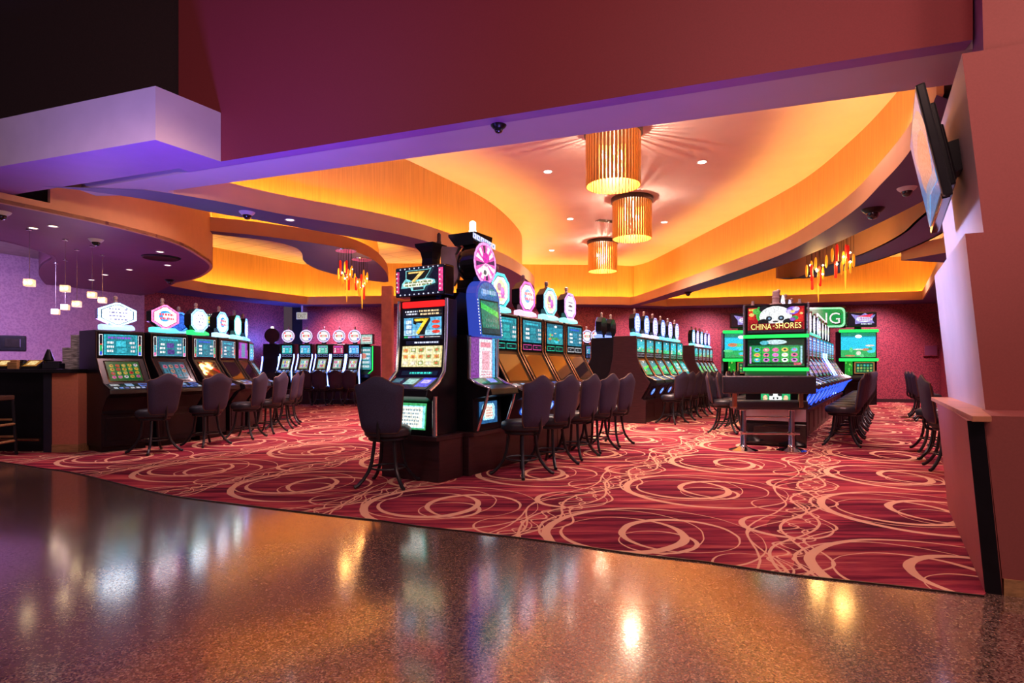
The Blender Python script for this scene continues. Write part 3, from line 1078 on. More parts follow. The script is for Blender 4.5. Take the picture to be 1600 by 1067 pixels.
    art(mb, o, (2 * h - 0.10, 0, 0), d, sh, 0.55)
    mb.build('button_deck', 'screen', r)
    if belly:
        z0, z1 = low + 0.08, dk - 0.13
        a, b = (yu - 0.22, low + 0.05), (yd + 0.10, dk - 0.12)
        pa, pb = pt_on(a, b, 0.15), pt_on(a, b, 0.85)
        d = Vector((0, pb[0] - pa[0], pb[1] - pa[1]))
        o = Vector((-0.17, pa[0], pa[1])) + Vector((0, -d.z, d.y)).normalized() * 0.005
        mb = MB()
        art(mb, o, (0.34, 0, 0), d, belly, 1.0)
        mb.build('belly_panel', 'screen', r)
    if bottom_glow:
        for sgn in (-1, 1):
            mb = MB()
            mb.tube([(sgn * (h + 0.004), yu - 0.23, low + 0.04), (sgn * (h + 0.004), yd + 0.085, dk - 0.13), (sgn * (h + 0.004), yd - 0.02, dk - 0.05)], 0.009, 6)
            mb.build('side_light', bottom_glow, r, smooth=True)
    if edge_glow:
        for sgn in (-1, 1):
            mb = MB()
            x = sgn * (h + 0.006)
            mb.tube([(x, yu - 0.02, T - 0.35), (x, yu - 0.02, s0), (x, ys - 0.02, se), (x, ys + 0.02, low + 0.05)], 0.018, 8)
            mb.build('side_light', edge_glow, r, smooth=True)
    if top:
        top(r, T)
    return remember(r)

def top_oct(w=0.44, h=0.42, shape=octagon, ring=(0.1, 0.8, 1.0), face=WHITE, marks=(), foot=(0.3, 0.75, 0.9), lit=True, dz=0.0, glow=1.15):
    def f(r, T):
        topper(r, T + 0.07 + h / 2 + dz, shape, w, h, -0.19, ring, face, list(marks), stand=foot, lit=lit, glow=glow)
    return f

def marks_wave():
    return [('e', 0.5, 0.5, 0.30, 0.30, WHITE)] + swirl(0.5, 0.5, 0.24, (0.02, 0.30, 0.75)) + scribble(2, 0.22, 0.8, 0.35, 0.68, (0.75, 0.08, 0.12), 5)
def marks_text(seed, col=(0.12, 0.10, 0.32), rows=4):
    return scribble(rows, 0.26, 0.76, 0.22, 0.80, col, seed)
def marks_figure(seed):
    return [('e', 0.5, 0.5, 0.28, 0.32, (0.9, 0.75, 0.35)), ('e', 0.42, 0.6, 0.12, 0.12, (0.15, 0.1, 0.3)), ('e', 0.6, 0.45, 0.12, 0.16, (0.35, 0.1, 0.5))] + scribble(2, 0.3, 0.72, 0.25, 0.45, (0.6, 0.1, 0.4), seed)
def marks_line():
    return [('p', [(0.28, 0.5), (0.5, 0.58), (0.74, 0.5), (0.5, 0.46)], (0.05, 0.05, 0.1)), ('r', 0.32, 0.62, 0.70, 0.68, (0.2, 0.2, 0.3)), ('r', 0.30, 0.32, 0.70, 0.38, (0.2, 0.2, 0.3))]

U = Vector((0.5, 0.866))
Nn = Vector((0.866, -0.5))

# --- stools -------------------------------------------------------
def make_stool(label, group):
    r = thing('casino_stool', label, 'stool', (0, 0, 0), 0, group)
    mb = MB()
    mb.lathe([(0.12, 0.505), (0.205, 0.51), (0.240, 0.535), (0.246, 0.58), (0.235, 0.612), (0.20, 0.634), (0.10, 0.642), (0.0, 0.644)], 32)
    mb.build('seat', 'vinyl', r, smooth=True, fix=True)
    mb = MB()
    mb.lathe([(0.05, 0.475), (0.185, 0.475), (0.205, 0.487), (0.205, 0.51), (0.05, 0.51)], 28)
    mb.build('seat_ring', 'leg', r, smooth=True, fix=True)
    for sx in (-1, 1):
        for sy in (-1, 1):
            mb = MB()
            mb.tube([(sx * a, sy * a, z) for a, z in ((0.105, 0.485), (0.115, 0.38), (0.128, 0.26), (0.150, 0.17), (0.190, 0.09), (0.235, 0.03), (0.262, 0.016))], [0.0195] * 6 + [0.021], 8)
            mb.build('leg', 'leg', r, smooth=True)
    mb = MB()
    mb.tube([(0.182 * math.cos(t), 0.182 * math.sin(t), 0.19) for t in [2 * math.pi * i / 28 for i in range(28)]], 0.011, 8, closed=True)
    mb.build('foot_ring', 'leg', r, smooth=True)
    mb = MB()
    mb.tube([(0, -0.05, 0.49), (0, -0.20, 0.485), (0, -0.268, 0.505), (0, -0.285, 0.56), (0, -0.285, 0.72)], 0.018, 8)
    mb.build('back_bracket', 'leg', r, smooth=True)
    # shield shaped backrest with a peaked top, hollowed towards the sitter
    z0 = 0.575
    def half(t):      # half width against height fraction
        return 0.195 + 0.062 * t ** 0.8
    def topz(s):      # crest height over the width, s in -1..1
        a = abs(s)
        return 1.065 + 0.085 * (0.5 + 0.5 * math.cos(min(1, a / 0.85) * math.pi)) - (0.016 * max(0, (a - 0.88) / 0.12) ** 2)
    nu, nvv = 17, 10
    def surf(s, t, side):
        zt = topz(s)
        z = z0 + (zt - z0) * t
        hw = half(t)
        x = s * hw
        if t < 0.1:
            x *= 1 - 0.12 * (1 - t / 0.1) ** 2
        y = -0.245 - 0.07 * t + 0.055 * s * s
        e = max(abs(s), abs(2 * t - 1))
        th = 0.042 * math.sqrt(max(0.05, 1 - max(0, (e - 0.75) / 0.25) ** 2))
        return (x, y + side * th, z)
    mb = MB()
    fr = [surf(2 * i / (nu - 1) - 1, j / (nvv - 1), 1) for j in range(nvv) for i in range(nu)]
    bk = [surf(2 * i / (nu - 1) - 1, j / (nvv - 1), -1) for j in range(nvv) for i in range(nu)]
    vs = fr + bk
    K = len(fr)
    fs, ms = [], []
    for j in range(nvv - 1):
        for i in range(nu - 1):
            a = j * nu + i
            mb_f = (a, a + 1, a + nu + 1, a + nu)
            fs.append(mb_f[::-1])
            fs.append(tuple(K + v for v in mb_f))
    rim = [i for i in range(nu)] + [j * nu + nu - 1 for j in range(1, nvv)] + [(nvv - 1) * nu + i for i in range(nu - 2, -1, -1)] + [j * nu for j in range(nvv - 2, 0, -1)]
    for a, b in zip(rim, rim[1:] + rim[:1]):
        fs.append((a, b, K + b, K + a))
    mb.mesh(vs, fs)
    bo = mb.build('backrest', 'back_cloth', r, smooth=True, fix=True)
    mb = MB()
    pts = []
    for k in rim:
        p, q = Vector(fr[k]), Vector(bk[k])
        pts.append((p + q) / 2)
    mb.tube(pts, 0.010, 6, closed=True)
    mb.build('piping', 'piping', bo, smooth=True)
    return remember(r)

STOOL = None
def stool(x, y, yaw, label, group):
    global STOOL
    if STOOL is None:
        STOOL = make_stool(label, group)
        STOOL.location = (x, y, DZ)
        STOOL.rotation_euler = (0, 0, yaw)
        return STOOL
    return dup(STOOL, (x, y, DZ), yaw, label, group)

def yaw_of(n):
    return math.atan2(n[0], -n[1])

# --- the curved bank at the left -----------------------------------
LB = [(57, 0.0), (70, 0.0), (84, 0), (92, 0), (99, 0), (107, 0)]
p = Vector((-6.13, 8.46))
g = 'slot machines of the curved bank beside the bar'
tops = [
    top_oct(0.53, 0.36, hexagon, (0.35, 0.65, 1.0), WHITE, marks_text(3, (0.25, 0.25, 0.45)), (0.35, 0.5, 0.9), glow=4.2),
    top_oct(0.50, 0.40, hexagon, (0.80, 0.10, 0.25), (0.85, 0.93, 1.0), marks_wave(), (0.1, 0.6, 0.65), glow=4.2),
    top_oct(0.46, 0.40, octagon, (0.2, 0.5, 1.0), WHITE, marks_text(9), (0.02, 0.6, 0.15), glow=4.2),
    top_oct(0.46, 0.42, octagon, (0.15, 0.4, 1.0), WHITE, marks_wave(), (0.4, 0.65, 1.0), glow=4.2),
    top_oct(0.44, 0.42, octagon, (0.1, 0.8, 0.7), WHITE, marks_text(13, (0.05, 0.35, 0.2)), (0.3, 0.8, 0.9), glow=4.2),
    top_oct(0.44, 0.42, octagon, (0.1, 0.3, 1.0), (0.25, 0.5, 1.0), marks_text(17), (0.2, 0.5, 0.9), glow=4.2)]
uppers = [pic_paytable(11), pic_paytable(22, (0.03, 0.28, 0.34), (0.10, 0.06, 0.30), CYAN), pic_paytable(33, (0.02, 0.22, 0.32), (0.03, 0.30, 0.40), BLUE),
          pic_paytable(44, (0.02, 0.20, 0.33), (0.04, 0.34, 0.42), CYAN), [('r', 0, 0, 1, 1, (0.35, 0.05, 0.5)), ('r', 0.25, 0.05, 0.75, 0.95, (0.1, 0.25, 0.4))], pic_paytable(55)]
barcol = [(BLUE, GREEN, RED, WHITE), (PINK, TEAL, CYAN, WHITE), (RED, GREEN, GREEN, WHITE), (TEAL, RED, RED, WHITE), (VIOL, PINK, PINK, VIOL), (BLUE, CYAN, CYAN, WHITE)]
reels = [pic_reels(5, (0.02, 0.28, 0.06), 5, 4, [RED, GOLD, PINK, WHITE]), pic_reels(6, (0.03, 0.20, 0.32), 4, 3, [(0.8, 0.15, 0.3), (0.05, 0.35, 0.5), (0.8, 0.35, 0.2)], (0.06, 0.30, 0.42)), None, None, None, pic_paytable(66)]
lab = ['slot machine at the bar end of the curved bank, broad white hexagon sign on top', 'slot machine whose red rimmed hexagon sign shows a blue wave, second on the curved bank',
       'slot machine of the curved bank with a green lit sign foot, third from the bar', 'curved bank slot machine with a white sign curling a blue wave, fourth from bar',
       'slot machine of the curved bank with violet side screens, fifth from the bar', 'slot machine at the far end of the curved bank with a sloped teal screen']
slab = ['casino stool in front of the bar end machine of the curved bank', 'casino stool in front of the wave sign machine of the curved bank', 'casino stool at the third machine of the curved bank, counted from the bar',
        'casino stool at the fourth machine of the curved bank, counted from the bar', 'casino stool at the fifth machine of the curved bank, counted from the bar', 'casino stool at the far end of the curved bank']
for i, (ang, _) in enumerate(LB):
    d = Vector((math.cos(R(ang)), math.sin(R(ang))))
    n = Vector((d.y, -d.x))
    c = p + d * 0.34 - n * 0.28
    slot('slot_machine', lab[i], (c.x, c.y), yaw_of(n), g, W=0.66, T=1.80, s0=1.38, se=1.00, dk=0.92, low=0.56, stand=False, yu=-0.28,
         upper=uppers[i], upper_gain=1.0, reel=reels[i], reel_gain=0.45, strip=None, bars=barcol[i], top=tops[i], trim='brown_metal',
         deck_glow=(0.15, 0.3, 0.95))
    k = c + n * (1.02 + (0.0 if i else 0.04)) + d * (0.12 if i == 0 else 0.05)
    stool(k.x, k.y, yaw_of(n) + R((6, -5, 4, -8, 3, 0)[i]), slab[i], 'stools along the curved bank by the bar')
    p = p + d * 0.76
# machines that back onto the curved bank, only their signs show above it
gb = 'slot machines behind the curved bank'
for k, (px, z, nm) in enumerate(((283, 10.6, 'slot machine behind the curved bank, backlit blue sign above the gap after the second machine'), (334, 12.1, 'slot machine behind the curved bank with a wide yellow and green sign'))):
    x = (px - 800) / FPX * z
    def tp(r, T, k=k):
        if k == 0:
            topper(r, T + 0.20, octagon, 0.42, 0.36, -0.19, (0.05, 0.25, 1.0), (0.03, 0.12, 0.6), [], stand=(0.2, 0.5, 1.0))
        else:
            mb = MB()
            mb.box(-0.30, 0.30, -0.20, -0.05, T + 0.22, T + 0.50)
            mb.box(-0.08, 0.08, -0.18, -0.07, T - 0.02, T + 0.23)
            t = mb.build('topper', 'black_gloss', r, bevel=0.01, fix=True)
            mb = MB()
            sh = [('r', 0, 0, 1, 1, (0.01, 0.03, 0.05))]
            for q in range(12):
                sh += [('r', q / 12 + 0.01, 0.91, q / 12 + 0.05, 0.98, WHITE), ('r', q / 12 + 0.01, 0.02, q / 12 + 0.05, 0.09, WHITE)]
            sh += [('e', 0.5, 0.5, 0.40, 0.34, (0.05, 0.35, 0.30)), ('r', 0.18, 0.52, 0.84, 0.78, (0.8, 0.75, 0.05)), ('r', 0.25, 0.25, 0.66, 0.44, (0.75, 0.65, 0.05)), ('r', 0.7, 0.2, 0.86, 0.42, (0.3, 0.8, 0.3))]
            art(mb, (-0.29, -0.2015, T + 0.23), (0.58, 0, 0), (0, 0, 0.26), sh, 0.8)
            mb.build('topper_face', 'screen', t)
    slot('slot_machine', nm, (x, z), R(0 if k else 12), gb, W=0.62, T=1.86, stand=False, s0=1.42, top=tp, strip=None)

# --- middle island ---------------------------------------------------
S = Vector((-0.49, 6.58))
gm = 'slot machines along the long side of the middle island'
yawN = yaw_of(Nn)
def row_at(t, back=0.45):
    return S + U * t - Nn * back
mt = [top_oct(0.46, 0.46, octagon, (0.05, 0.75, 1.0), (0.9, 0.95, 1.0), marks_figure(3), (0.2, 0.8, 0.9), glow=1.9),
      top_oct(0.46, 0.44, octagon, (0.95, 0.10, 0.45), (0.85, 0.95, 1.0), marks_wave(), (0.95, 0.45, 0.65), glow=1.9),
      top_oct(0.46, 0.44, octagon, (0.15, 0.65, 0.95), WHITE, marks_figure(8), (0.3, 0.8, 0.95), glow=1.9),
      top_oct(0.46, 0.44, octagon, (0.65, 0.25, 0.9), WHITE, marks_line(), (0.25, 0.8, 0.85), glow=1.9)]
mlab = ['slot machine with a cyan rimmed octagon sign, right behind the arched machine', 'slot machine with a pink rimmed octagon wave sign on the middle island',
        'slot machine with a pale blue octagon sign between pink and violet ones', 'slot machine with a violet rimmed octagon sign, last on the middle island']
mup = [pic_paytable(71, (0.02, 0.24, 0.30), (0.03, 0.40, 0.42), CYAN), pic_paytable(72, (0.02, 0.20, 0.28), (0.03, 0.30, 0.38), CYAN), pic_seabed(73, (0.02, 0.24, 0.36), (0.03, 0.28, 0.30)), pic_paytable(74, (0.02, 0.20, 0.30), (0.04, 0.26, 0.40), BLUE)]
mst = [(0.02, 0.6, 0.45), (0.75, 0.08, 0.35), (0.02, 0.6, 0.35), (0.7, 0.7, 0.75)]
logo = [('e', 0.5, 0.5, 0.34, 0.42, (0.02, 0.10, 0.55)), ('e', 0.5, 0.5, 0.24, 0.30, (0.3, 0.55, 1.0)), ('e', 0.5, 0.5, 0.10, 0.13, (0.02, 0.05, 0.4))]
for k in range(4):
    c = row_at(0.375 + 0.75 * (k + 1))
    slot('slot_machine', mlab[k], (c.x, c.y), yawN, gm, W=0.68, upper=mup[k], upper_gain=1.1, strip=mst[k], top=mt[k], belly=logo, reel=None, bottom_glow=None)
slb = ['casino stool pulled up to the arched machine on the long side of the middle island', 'casino stool second along the long side of the middle island', 'casino stool third along the long side of the middle island',
       'casino stool fourth along the long side of the middle island', 'casino stool at the far end of the long side of the middle island']
for k in range(5):
    c = row_at(0.40 + 0.75 * k, -0.47)
    stool(c.x, c.y, yawN + R((-14, -9, -6, -11, -7)[k]), slb[k], 'stools on the long side of the middle island')

# first on the long side: arched display over a chrome framed cabinet
c = row_at(0.375)
r = thing('slot_machine', 'chrome framed slot machine topped by a tall arched blue and green display', 'slot machine', (c.x, c.y, DZ), yawN, gm)
mb = MB()
mb.side([(0.28, 0.50), (0.28, 1.62), (-0.38, 1.62), (-0.39, 1.12), (-0.52, 1.04), (-0.70, 1.00), (-0.72, 0.93), (-0.46, 0.88), (-0.47, 0.52), (-0.47, 0.50)], -0.31, 0.31)
mb.build('cabinet', 'black', r, bevel=0.008, fix=True)
mb = MB()
mb.box(-0.38, 0.38, -0.45, 0.30, 0, 0.46)
mb.box(-0.385, 0.385, -0.52, 0.30, 0.45, 0.50)
mb.build('stand', 'stand', r, bevel=0.006, fix=True)
mb = MB()
for z0, z1 in ((1.08, 1.60),):
    art(mb, (-0.28, -0.395, z0), (0.56, 0, 0), (0, 0, z1 - z0), [('r', 0, 0, 1, 1, (0.25, 0.05, 0.35)), ('r', 0.36, 0.03, 0.86, 0.97, (0.95, 0.90, 0.97)), ('r', 0.88, 0.0, 0.99, 1, (0.1, 0.5, 0.8))]
        + [('r', 0.46, 0.25, 0.76, 0.70, (0.95, 0.45, 0.55)), ('r', 0.40, 0.78, 0.80, 0.90, (0.9, 0.3, 0.4))] + scribble(3, 0.42, 0.82, 0.06, 0.24, (0.8, 0.3, 0.4), 9), 0.9)
mb.build('reel_screen', 'screen', r)
mb = MB()
art(mb, (-0.28, -0.513, 1.05), (0.56, 0, 0), (0, 0.115, 0.07), [('r', 0, 0, 1, 1, (0.0, 0.08, 0.03)), ('r', 0.08, 0.2, 0.4, 0.8, (0.02, 0.25, 0.12)), ('r', 0.55, 0.2, 0.85, 0.85, (0.2, 0.3, 1.0))], 0.9)
mb.build('info_panel', 'screen', r)
mb = MB()
art(mb, (-0.20, -0.478, 0.58), (0.40, 0, 0), (0, 0.008, 0.26), [('r', 0, 0, 1, 1, (0.02, 0.10, 0.25)), ('p', [(0.22, 0.15), (0.78, 0.15), (0.86, 0.3), (0.86, 0.75), (0.78, 0.9), (0.22, 0.9), (0.14, 0.75), (0.14, 0.3)], (0.4, 0.8, 1.0)), ('r', 0.28, 0.22, 0.72, 0.82, (0.95, 0.85, 0.75))] + scribble(4, 0.32, 0.7, 0.28, 0.76, (0.7, 0.3, 0.25), 4), 1.0)
mb.build('belly_panel', 'screen', r)
for s in (-1, 1):
    mb = MB()
    mb.tube([(s * 0.31, -0.41, 1.60), (s * 0.31, -0.41, 1.12), (s * 0.31, -0.53, 1.05), (s * 0.31, -0.68, 1.01), (s * 0.31, -0.62, 0.80), (s * 0.31, -0.52, 0.52)], 0.020, 10)
    mb.build('chrome_frame', 'chrome', r, smooth=True)
arch = [(-0.24, 0.0), (0.24, 0.0), (0.26, 0.46)] + [(0.26 * math.cos(t), 0.46 + 0.22 * math.sin(t)) for t in [math.pi * i / 14 for i in range(1, 14)]] + [(-0.26, 0.46)]
mb = MB()
n = len(arch)
vs = [(x, -0.52 + 0.10 * z, 1.60 + z) for x, z in arch] + [(x * 0.92, -0.34 + 0.06 * z, 1.61 + z) for x, z in arch]
mb.mesh(vs, [tuple(range(n)), tuple(range(n, 2 * n))[::-1]] + [(i, n + i, n + (i + 1) % n, (i + 1) % n) for i in range(n)])
t = mb.build('topper', mat('blue_lit_plastic', (0.02, 0.04, 0.20), 0.25, emit=(0.03, 0.06, 0.45), estr=0.5), r, bevel=0.008, fix=True)
mb = MB()
o, rx, up = (-0.26, -0.5235, 1.60), (0.52, 0, 0), (0, 0.068, 0.68)
art(mb, o, rx, up, [('p', [(0.5 + x / 0.52 * 0.90, z / 0.68 * 0.96 + 0.01) for x, z in arch], (0.02, 0.16, 0.45)), ('r', 0.10, 0.04, 0.90, 0.66, (0.0, 0.02, 0.02)), ('r', 0.14, 0.07, 0.86, 0.63, (0.01, 0.22, 0.16)),
    ('p', [(0.14, 0.50), (0.86, 0.36), (0.86, 0.46), (0.14, 0.60)], (0.05, 0.65, 0.12)), ('r', 0.14, 0.07, 0.86, 0.16, (0.01, 0.06, 0.08)), ('e', 0.30, 0.78, 0.13, 0.07, (0.15, 0.35, 0.75)), ('e', 0.66, 0.80, 0.16, 0.07, (0.05, 0.3, 0.35))]
    + scribble(2, 0.25, 0.75, 0.16, 0.34, (0.10, 0.25, 0.22), 5) + scribble(1, 0.2, 0.8, 0.72, 0.86, (0.4, 0.6, 0.9), 6), 0.9)
for s in (0.03, 0.97):
    for q in range(12):
        art(mb, o, rx, up, [('r', 0, 0, 0.01, 0.01, (0, 0, 0))] * 3 + [('e', s, 0.06 + q * 0.052, 0.018, 0.014, WHITE)], 1.0)
mb.build('topper_face', 'screen', t)

# end machine of the middle island with the big seven
n7 = -U
ce = (Vector(G(595, 744)) + Vector(G(686, 756))) / 2
c = ce + U * 0.46
yaw7 = yaw_of(n7)
r = thing('slot_machine', 'slot machine with a big yellow seven on its screen under a red bar', 'slot machine', (c.x, c.y, DZ), yaw7)
mb = MB()
mb.side([(-0.02, 0.50), (-0.02, 2.02), (-0.20, 2.02), (-0.22, 1.55), (-0.255, 1.22), (-0.30, 1.13), (-0.56, 1.0), (-0.58, 0.93), (-0.44, 0.86), (-0.47, 0.52), (-0.47, 0.50)], -0.34, 0.34)
mb.build('cabinet', 'black', r, bevel=0.008, fix=True)
mb = MB()
mb.box(-0.40, 0.42, -0.46, -0.02, 0, 0.46)
mb.box(-0.41, 0.43, -0.52, -0.02, 0.45, 0.50)
mb.build('stand', 'stand', r, bevel=0.006, fix=True)
mb = MB()
mb.box(-0.30, 0.30, -0.225, -0.19, 1.935, 2.005)
mb.build('red_light_bar', mat('lit_red_bar', (0.4, 0.01, 0.01), 0.3, var=0.3, emit=(0.9, 0.012, 0.012), estr=0.9), r, bevel=0.01, fix=True)
mb = MB()
sh = [('r', 0, 0, 1, 1, (0.005, 0.005, 0.012)), ('r', 0.03, 0.13, 0.97, 0.70, (0.12, 0.45, 0.72)), ('r', 0.03, 0.13, 0.97, 0.30, (0.40, 0.68, 0.85)), ('r', 0.07, 0.17, 0.25, 0.64, (0.05, 0.2, 0.5))]
for q in range(3):
    sh.append(('r', 0.09, 0.19 + q * 0.155, 0.23, 0.31 + q * 0.155, (0.65, 0.8, 0.9)))
    sh.append(('e', 0.84, 0.24 + q * 0.155, 0.10, 0.055, (0.8, 0.06, 0.04)))
seven = [(0.30, 0.50), (0.30, 0.66), (0.68, 0.66), (0.68, 0.56), (0.58, 0.34), (0.56, 0.18), (0.40, 0.18), (0.42, 0.34), (0.50, 0.50), (0.38, 0.52), (0.36, 0.47)]
cx7, cz7 = 0.49, 0.43
sh.append(('p', [(cx7 + (x - cx7) * 1.12, cz7 + (y - cz7) * 1.14) for x, y in seven], (0.01, 0.01, 0.01)))
sh.append(('t', '7', 0.49, 0.42, 0.36, 0.49, (0.95, 0.55, 0.02)))
sh.append(('t', '7', 0.485, 0.43, 0.30, 0.42, (0.98, 0.74, 0.06)))
for q, cc in enumerate(((0.05, 0.6, 0.2), (0.5, 0.4, 0.8), (0.1, 0.25, 0.8), (0.1, 0.4, 0.8), (0.8, 0.1, 0.1))):
    sh.append(('r', 0.05 + q * 0.10, 0.055, 0.14 + q * 0.10, 0.105, cc))
sh.append(('r', 0.58, 0.065, 0.95, 0.085, (0.6, 0.6, 0.6)))
sh += scribble(2, 0.08, 0.40, 0.77, 0.94, (0.75, 0.78, 0.95), 31) + scribble(2, 0.44, 0.94, 0.75, 0.95, (0.85, 0.62, 0.35), 32)
art(mb, (-0.29, -0.2235, 1.565), (0.58, 0, 0), (0, 0.0, 0.36), sh, 1.0)
mb.build('upper_screen', 'screen', r)
mb = MB()
art(mb, (-0.24, -0.2265, 1.51), (0.48, 0, 0), (0, 0.0035, 0.04), [('r', 0, 0, 1, 1, (0.01, 0.01, 0.03))] + scribble(1, 0.25, 1.0, 0.1, 0.9, (0.7, 0.75, 0.95), 8), 1.0)
mb.build('credit_strip', 'screen', r)
mb = MB()
sh = [('r', 0, 0, 1, 1, (0.75, 0.62, 0.28))]
rr = random.Random(77)
for q in range(5):
    sh.append(('r', q / 5 + 0.012, 0.03, q / 5 + 0.188, 0.97, (0.92, 0.84, 0.50)))
    for w in range(3):
        sh.append(('r', q / 5 + 0.035, 0.08 + w * 0.31, q / 5 + 0.165, 0.27 + w * 0.31, rr.choice([(0.35, 0.42, 0.15), (0.75, 0.45, 0.12), (0.85, 0.75, 0.55), (0.35, 0.40, 0.12)])))
        sh.append(('e', q / 5 + 0.10, 0.18 + w * 0.31, 0.04, 0.06, rr.choice([(0.7, 0.2, 0.08), (0.9, 0.85, 0.7), (0.5, 0.5, 0.2)])))
art(mb, (-0.29, -0.2545, 1.25), (0.58, 0, 0), (0, 0.0255, 0.24), sh, 0.95)
mb.build('reel_screen', 'screen', r)
mb = MB()
art(mb, (-0.26, -0.293, 1.155), (0.52, 0, 0), (0, 0.024, 0.048), [('r', 0, 0, 1, 1, (0.0, 0.01, 0.01))] + scribble(1, 0.2, 0.85, 0.1, 0.9, (0.05, 0.75, 0.65), 10), 1.0)
mb.build('meter_strip', 'screen', r)
mb = MB()
art(mb, (-0.30, -0.555, 1.0085), (0.60, 0, 0), (0, 0.24, 0.12), [('r', 0, 0, 1, 1, (0.01, 0.012, 0.03)), ('r', 0.03, 0.55, 0.22, 0.9, (0.05, 0.15, 0.2)), ('r', 0.34, 0.4, 0.60, 0.9, (0.25, 0.5, 0.5)), ('r', 0.68, 0.2, 0.97, 0.98, (0.04, 0.05, 0.75)), ('r', 0.73, 0.5, 0.92, 0.8, (0.5, 0.4, 1.0)), ('r', 0.05, 0.1, 0.2, 0.25, (0.1, 0.6, 0.1))], 1.0)
mb.build('button_deck', 'screen', r)
mb = MB()
art(mb, (-0.24, -0.474, 0.56), (0.48, 0, 0), (0, 0.027, 0.29), [('r', 0, 0, 1, 1, (0.05, 0.35, 0.12)), ('r', 0.03, 0.06, 0.97, 0.90, (0.25, 0.75, 0.80)), ('r', 0.05, 0.08, 0.90, 0.86, (0.95, 0.92, 0.80))] + scribble(5, 0.12, 0.85, 0.14, 0.80, (0.25, 0.35, 0.40), 12), 1.1)
mb.build('belly_panel', 'screen', r)
for s in (-1, 1):
    mb = MB()
    mb.tube([(s * 0.345, -0.225, 2.02), (s * 0.345, -0.235, 1.55), (s * 0.345, -0.27, 1.20), (s * 0.36, -0.40, 1.07), (s * 0.36, -0.55, 0.99)], 0.020, 8)
    mb.build('edge_trim', 'silver', r, smooth=True)
    mb = MB()
    mb.lathe([(0.028, 0.50), (0.028, 0.90), (0.034, 0.93)], 12, (s * 0.36, -0.46, 0))
    mb.build('chrome_post', 'chrome', r, smooth=True)
mb = MB()
mb.box(-0.36, 0.36, -0.28, -0.10, 2.055, 2.40)
mb.box(-0.16, 0.16, -0.20, -0.06, 2.01, 2.06)
t = mb.build('topper', 'black_gloss', r, bevel=0.02, seg=3, fix=True)
mb = MB()
sh = [('r', 0, 0, 1, 1, (0.006, 0.006, 0.02)), ('r', 0.015, 0.12, 0.075, 0.88, (0.55, 0.04, 0.18)), ('r', 0.90, 0.10, 0.985, 0.90, (0.85, 0.06, 0.25))]
for q in range(9):
    for yy in (0.045, 0.955):
        sh.append(('e', 0.10 + q * 0.10, yy, 0.014, 0.026, (0.75, 0.78, 1.0)))
for q in range(5):
    for xx in (0.045, 0.942):
        sh.append(('e', xx, 0.18 + q * 0.155, 0.015, 0.030, (0.95, 0.75, 0.85)))
sh += [('p', [(0.24, 0.60), (0.24, 0.88), (0.70, 0.88), (0.78, 0.92), (0.74, 0.78), (0.66, 0.58), (0.84, 0.50), (0.86, 0.38), (0.66, 0.30), (0.62, 0.16), (0.36, 0.16), (0.34, 0.28), (0.14, 0.26), (0.16, 0.42)], (0.25, 0.70, 0.75)),
       ('p', [(0.255, 0.60), (0.255, 0.86), (0.70, 0.86), (0.755, 0.88), (0.72, 0.76), (0.64, 0.56), (0.36, 0.52)], (0.01, 0.01, 0.01)),
       ('t', '7', 0.47, 0.62, 0.34, 0.40, (0.95, 0.62, 0.18)),
       ('e', 0.42, 0.38, 0.24, 0.10, (0.90, 0.92, 0.75)), ('e', 0.66, 0.44, 0.16, 0.09, (0.92, 0.92, 0.80)), ('r', 0.40, 0.18, 0.62, 0.28, (0.02, 0.02, 0.03))]
sh += scribble(2, 0.22, 0.80, 0.30, 0.50, (0.20, 0.25, 0.10), 14)
art(mb, (-0.345, -0.2815, 2.065), (0.69, 0, 0), (0, 0, 0.325), sh, 1.0)
mb.build('topper_face', 'screen', t)
k = ce + n7 * 0.42 + Vector((-0.06, 0.02))
stool(k.x + 0.10, k.y + 0.05, yaw7 + R(22), 'casino stool in front of the big seven machine at the end of the middle island', 'stools on the short side of the middle island')

# sign tower behind the two end machines of the middle island
def isl(t, n):
    v = S + U * t + Nn * n
    return v.x, v.y
mb = MB()
yw = math.atan2(U.y, U.x)
r = thing('sign_tower', 'black sign tower with a round pink wheel sign rising behind the arched machine', 'sign', (*isl(0.40, -0.20), 1.97 + DZ), yawN)
r.location.z = DZ
mb.box(-0.36, 0.36, 0.52, 0.70, 0.0, 2.10)
mb.box(-0.15, 0.15, -0.06, 0.16, 2.06, 2.20)
mb.side([(-0.04, 2.12), (0.40, 2.10), (0.70, 2.0), (0.70, 1.75), (0.34, 1.66)], -0.36, 0.36)
mb.build('post', 'black', r, bevel=0.006, fix=True)
mb = MB()
Mx = Matrix.Translation((0, 0, 2.50)) @ Matrix.Rotation(R(90), 4, 'X')
mb.lathe([(0.19, -0.12), (0.235, -0.06), (0.245, 0.0), (0.25, 0.12), (0.255, 0.16)], 36, mi=0, M=Mx)
mb.box(-0.13, 0.13, -0.06, 0.16, 2.16, 2.30)
mb.side([(-0.12, 2.70), (0.14, 2.70), (0.24, 2.82), (0.24, 2.85), (-0.14, 2.85)], -0.20, 0.20)
hd = mb.build('wheel_housing', 'black_gloss', r, smooth=True, fix=True)
mb = MB()
o, rx, up = (-0.25, -0.1625, 2.25), (0.50, 0, 0), (0, 0, 0.50)
sh = [('e', 0.5, 0.5, 0.5, 0.5, (0.95, 0.35, 0.85)), ('e', 0.5, 0.5, 0.44, 0.44, (0.75, 0.10, 0.45))]
